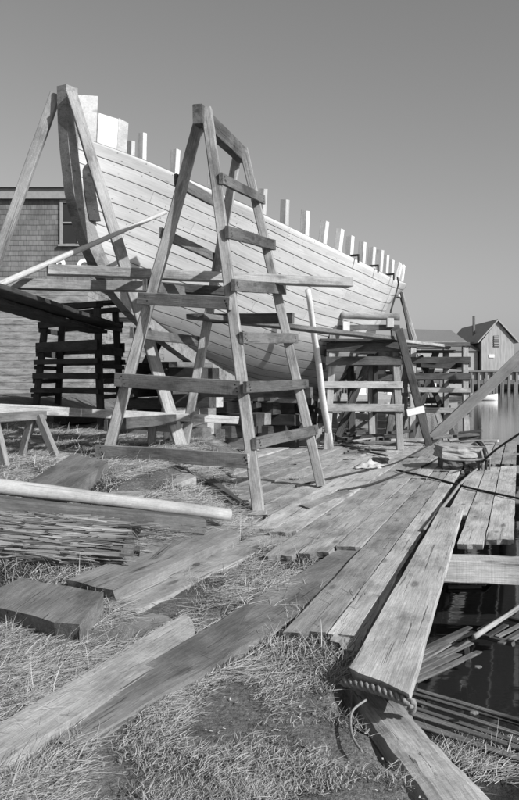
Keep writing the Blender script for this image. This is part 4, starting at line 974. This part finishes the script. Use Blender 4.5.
# ------------------------------------------------------------------ dry grass and chips
def inside(poly, x, y):
    c = False; n = len(poly); j = n-1
    for i in range(n):
        xi, yi = poly[i]; xj, yj = poly[j]
        if (yi > y) != (yj > y) and x < (xj-xi)*(y-yi)/(yj-yi+1e-12)+xi: c = not c
        j = i
    return c
def grass():
    V = []; Fc = []; rnd = random.Random(11); made = 0; tries = 0
    while made < 165000 and tries < 1500000:
        tries += 1
        u = rnd.random(); y = 2.6+16*u**2.3; xl, xr = -.36*y-.3, min(.34*y+.2, edge(y)-.02)
        x = rnd.uniform(xl, xr)
        if y < 6.0 and rnd.random() < .22: x = rnd.uniform(edge(y)+.25, edge(y)+1.6)
        den = .62+1.5*noise.noise(Vector((x*.9, y*.7, 4)))+.9*noise.noise(Vector((x*3.2, y*2.5, 9)))
        if y < 5 and x > -.7: den -= .55
        if rnd.random() > den+.05: continue
        if any(inside(f, x, y) for f in FOOT) and rnd.random() > .015: continue
        z = G(x, y)+.004; near = y < 4.6 and x > -.75
        L = rnd.uniform(.02, .10) if near else rnd.uniform(.03, .10) if rnd.random() < .45 else rnd.uniform(.10, .30)
        a = 1.1+3.2*noise.noise(Vector((x*.8, y*.8, 20)))+rnd.gauss(0, .75); up_ = rnd.random() < .010 and not near
        el = rnd.uniform(.6, 1.3) if up_ else abs(rnd.gauss(.03, .09)); w_ = rnd.uniform(.0006, .0015)*(1+y*.15)*(.65 if near else 1)
        if up_: L = rnd.uniform(.10, .26)
        cv = rnd.gauss(0, .55 if not up_ else .3); i0 = len(V); px0, py0, zz = x, y, z+rnd.uniform(0, .022); ns = 4; hump = rnd.uniform(0, .07)
        for q in range(ns+1):
            wq = w_*(1-.75*(q/ns)**2); nx_, ny_ = -math.sin(a), math.cos(a); zc = zz+(math.sin(math.pi*q/ns)*hump*L if not up_ else 0)
            V += [(px0-nx_*wq, py0-ny_*wq, zc), (px0+nx_*wq, py0+ny_*wq, zc+wq*.8)]
            px0 += math.cos(a)*math.cos(el)*L/ns; py0 += math.sin(a)*math.cos(el)*L/ns; zz += math.sin(el)*L/ns; a += cv/ns
            if up_: el -= rnd.uniform(0, .25)
        for q in range(ns): k0 = i0+2*q; Fc.append((k0, k0+1, k0+3, k0+2))
        made += 1
    edges = [(Vector(f[q]), Vector(f[(q+1) % len(f)])) for f in FOOT for q in range(len(f)) if len(f) == 4]
    tufts = 0
    while tufts < 620:
        p_, q_ = rnd.choice(edges); c = p_.lerp(q_, rnd.random())+Vector((rnd.gauss(0, .05), rnd.gauss(0, .05)))
        if c.y > 16 or c.x > edge(c.y)-.12 or c.y < 2.6 or abs(c.x) > .36*c.y+.2 or c.x-.306*c.y > -2.2 and c.y > 8: tufts += .05; continue
        tufts += 1; cz = G(c.x, c.y); hh = rnd.uniform(.05, .17)*(1.2 if c.x < -1 else .7)
        for _ in range(rnd.randint(8, 34)):
            x, y = c.x+rnd.gauss(0, .035), c.y+rnd.gauss(0, .035); a = rnd.random()*6.28; el = rnd.uniform(.15, 1.45); L = hh*rnd.uniform(.5, 1.5); w_ = rnd.uniform(.0006, .0013)*(1+y*.15); zz = cz; i0 = len(V); ns = 4
            for q in range(ns+1):
                wq = w_*(1-.8*q/ns); nx_, ny_ = -math.sin(a), math.cos(a); V += [(x-nx_*wq, y-ny_*wq, zz), (x+nx_*wq, y+ny_*wq, zz)]
                x += math.cos(a)*math.cos(el)*L/ns; y += math.sin(a)*math.cos(el)*L/ns; zz += math.sin(el)*L/ns; el -= rnd.uniform(0, .4)
            for q in range(ns): k0 = i0+2*q; Fc.append((k0, k0+1, k0+3, k0+2))
    k = N('dry_straw'); n = k.n('ShaderNodeNewGeometry'); k.grey(k.ramp(n.outputs['Random Per Island'], (0, 1, .06, .46))); k.b.inputs['Roughness'].default_value = .7
    o = mesh_obj('dry_grass', V, Fc, k.m); tag(o, 'dry straw-coloured grass matted over the ground', 'grass', kind='stuff')
    V = []; Fc = []
    for _ in range(7000):
        y = 2.8+12*rnd.random()**.9; x = rnd.uniform(-.36*y, edge(y)+.0); z = G(x, y)+.004
        if any(inside(f, x, y) for f in FOOT): continue
        s = rnd.uniform(.002, .006)*(1+.12*y); a = rnd.random()*6.3; i0 = len(V); t = rnd.uniform(-.4, .4)
        for (p_, q_) in ((-1, -.4), (1, -.5), (1.1, .4), (-.8, .5)):
            xx = p_*s; yy = q_*s; V.append((x+xx*math.cos(a)-yy*math.sin(a), y+xx*math.sin(a)+yy*math.cos(a), z+.006+t*xx))
        Fc.append((i0, i0+1, i0+2, i0+3))
    for _ in range(450):
        y = 4.8+10*rnd.random()**1.5; x = rnd.uniform(-.36*y, edge(y)); l = rnd.uniform(.006, .035)*(1+.10*y); w_ = rnd.uniform(.0012, .0035)*(1+.1*y); a = rnd.random()*3.14; ins = any(inside(f, x, y) for f in FOOT)
        if ins: continue
        z = G(x, y)+.012; t = rnd.gauss(0, .12); i0 = len(V); c_, s_ = math.cos(a), math.sin(a)
        for (p_, q_, h_) in ((-l, -w_, 0), (l, -w_*.4, 0), (l, w_*.3, 0), (-l, w_, 0), (-l, -w_, .006), (l, -w_*.4, .006), (l, w_*.3, .006), (-l, w_, .006)): V.append((x+p_*c_-q_*s_, y+p_*s_+q_*c_, z+h_+t*p_))
        Fc += [(i0+4, i0+5, i0+6, i0+7), (i0, i0+1, i0+5, i0+4), (i0+2, i0+3, i0+7, i0+6), (i0+1, i0+2, i0+6, i0+5), (i0+3, i0, i0+4, i0+7)]
    k = N('wood_chips'); n = k.n('ShaderNodeNewGeometry'); k.grey(k.ramp(n.outputs['Random Per Island'], (0, 1, .08, .55)))
    o = mesh_obj('wood_chips', V, Fc, k.m); tag(o, 'wood chips and splinters strewn over the earth', 'wood chips', kind='stuff')
grass()
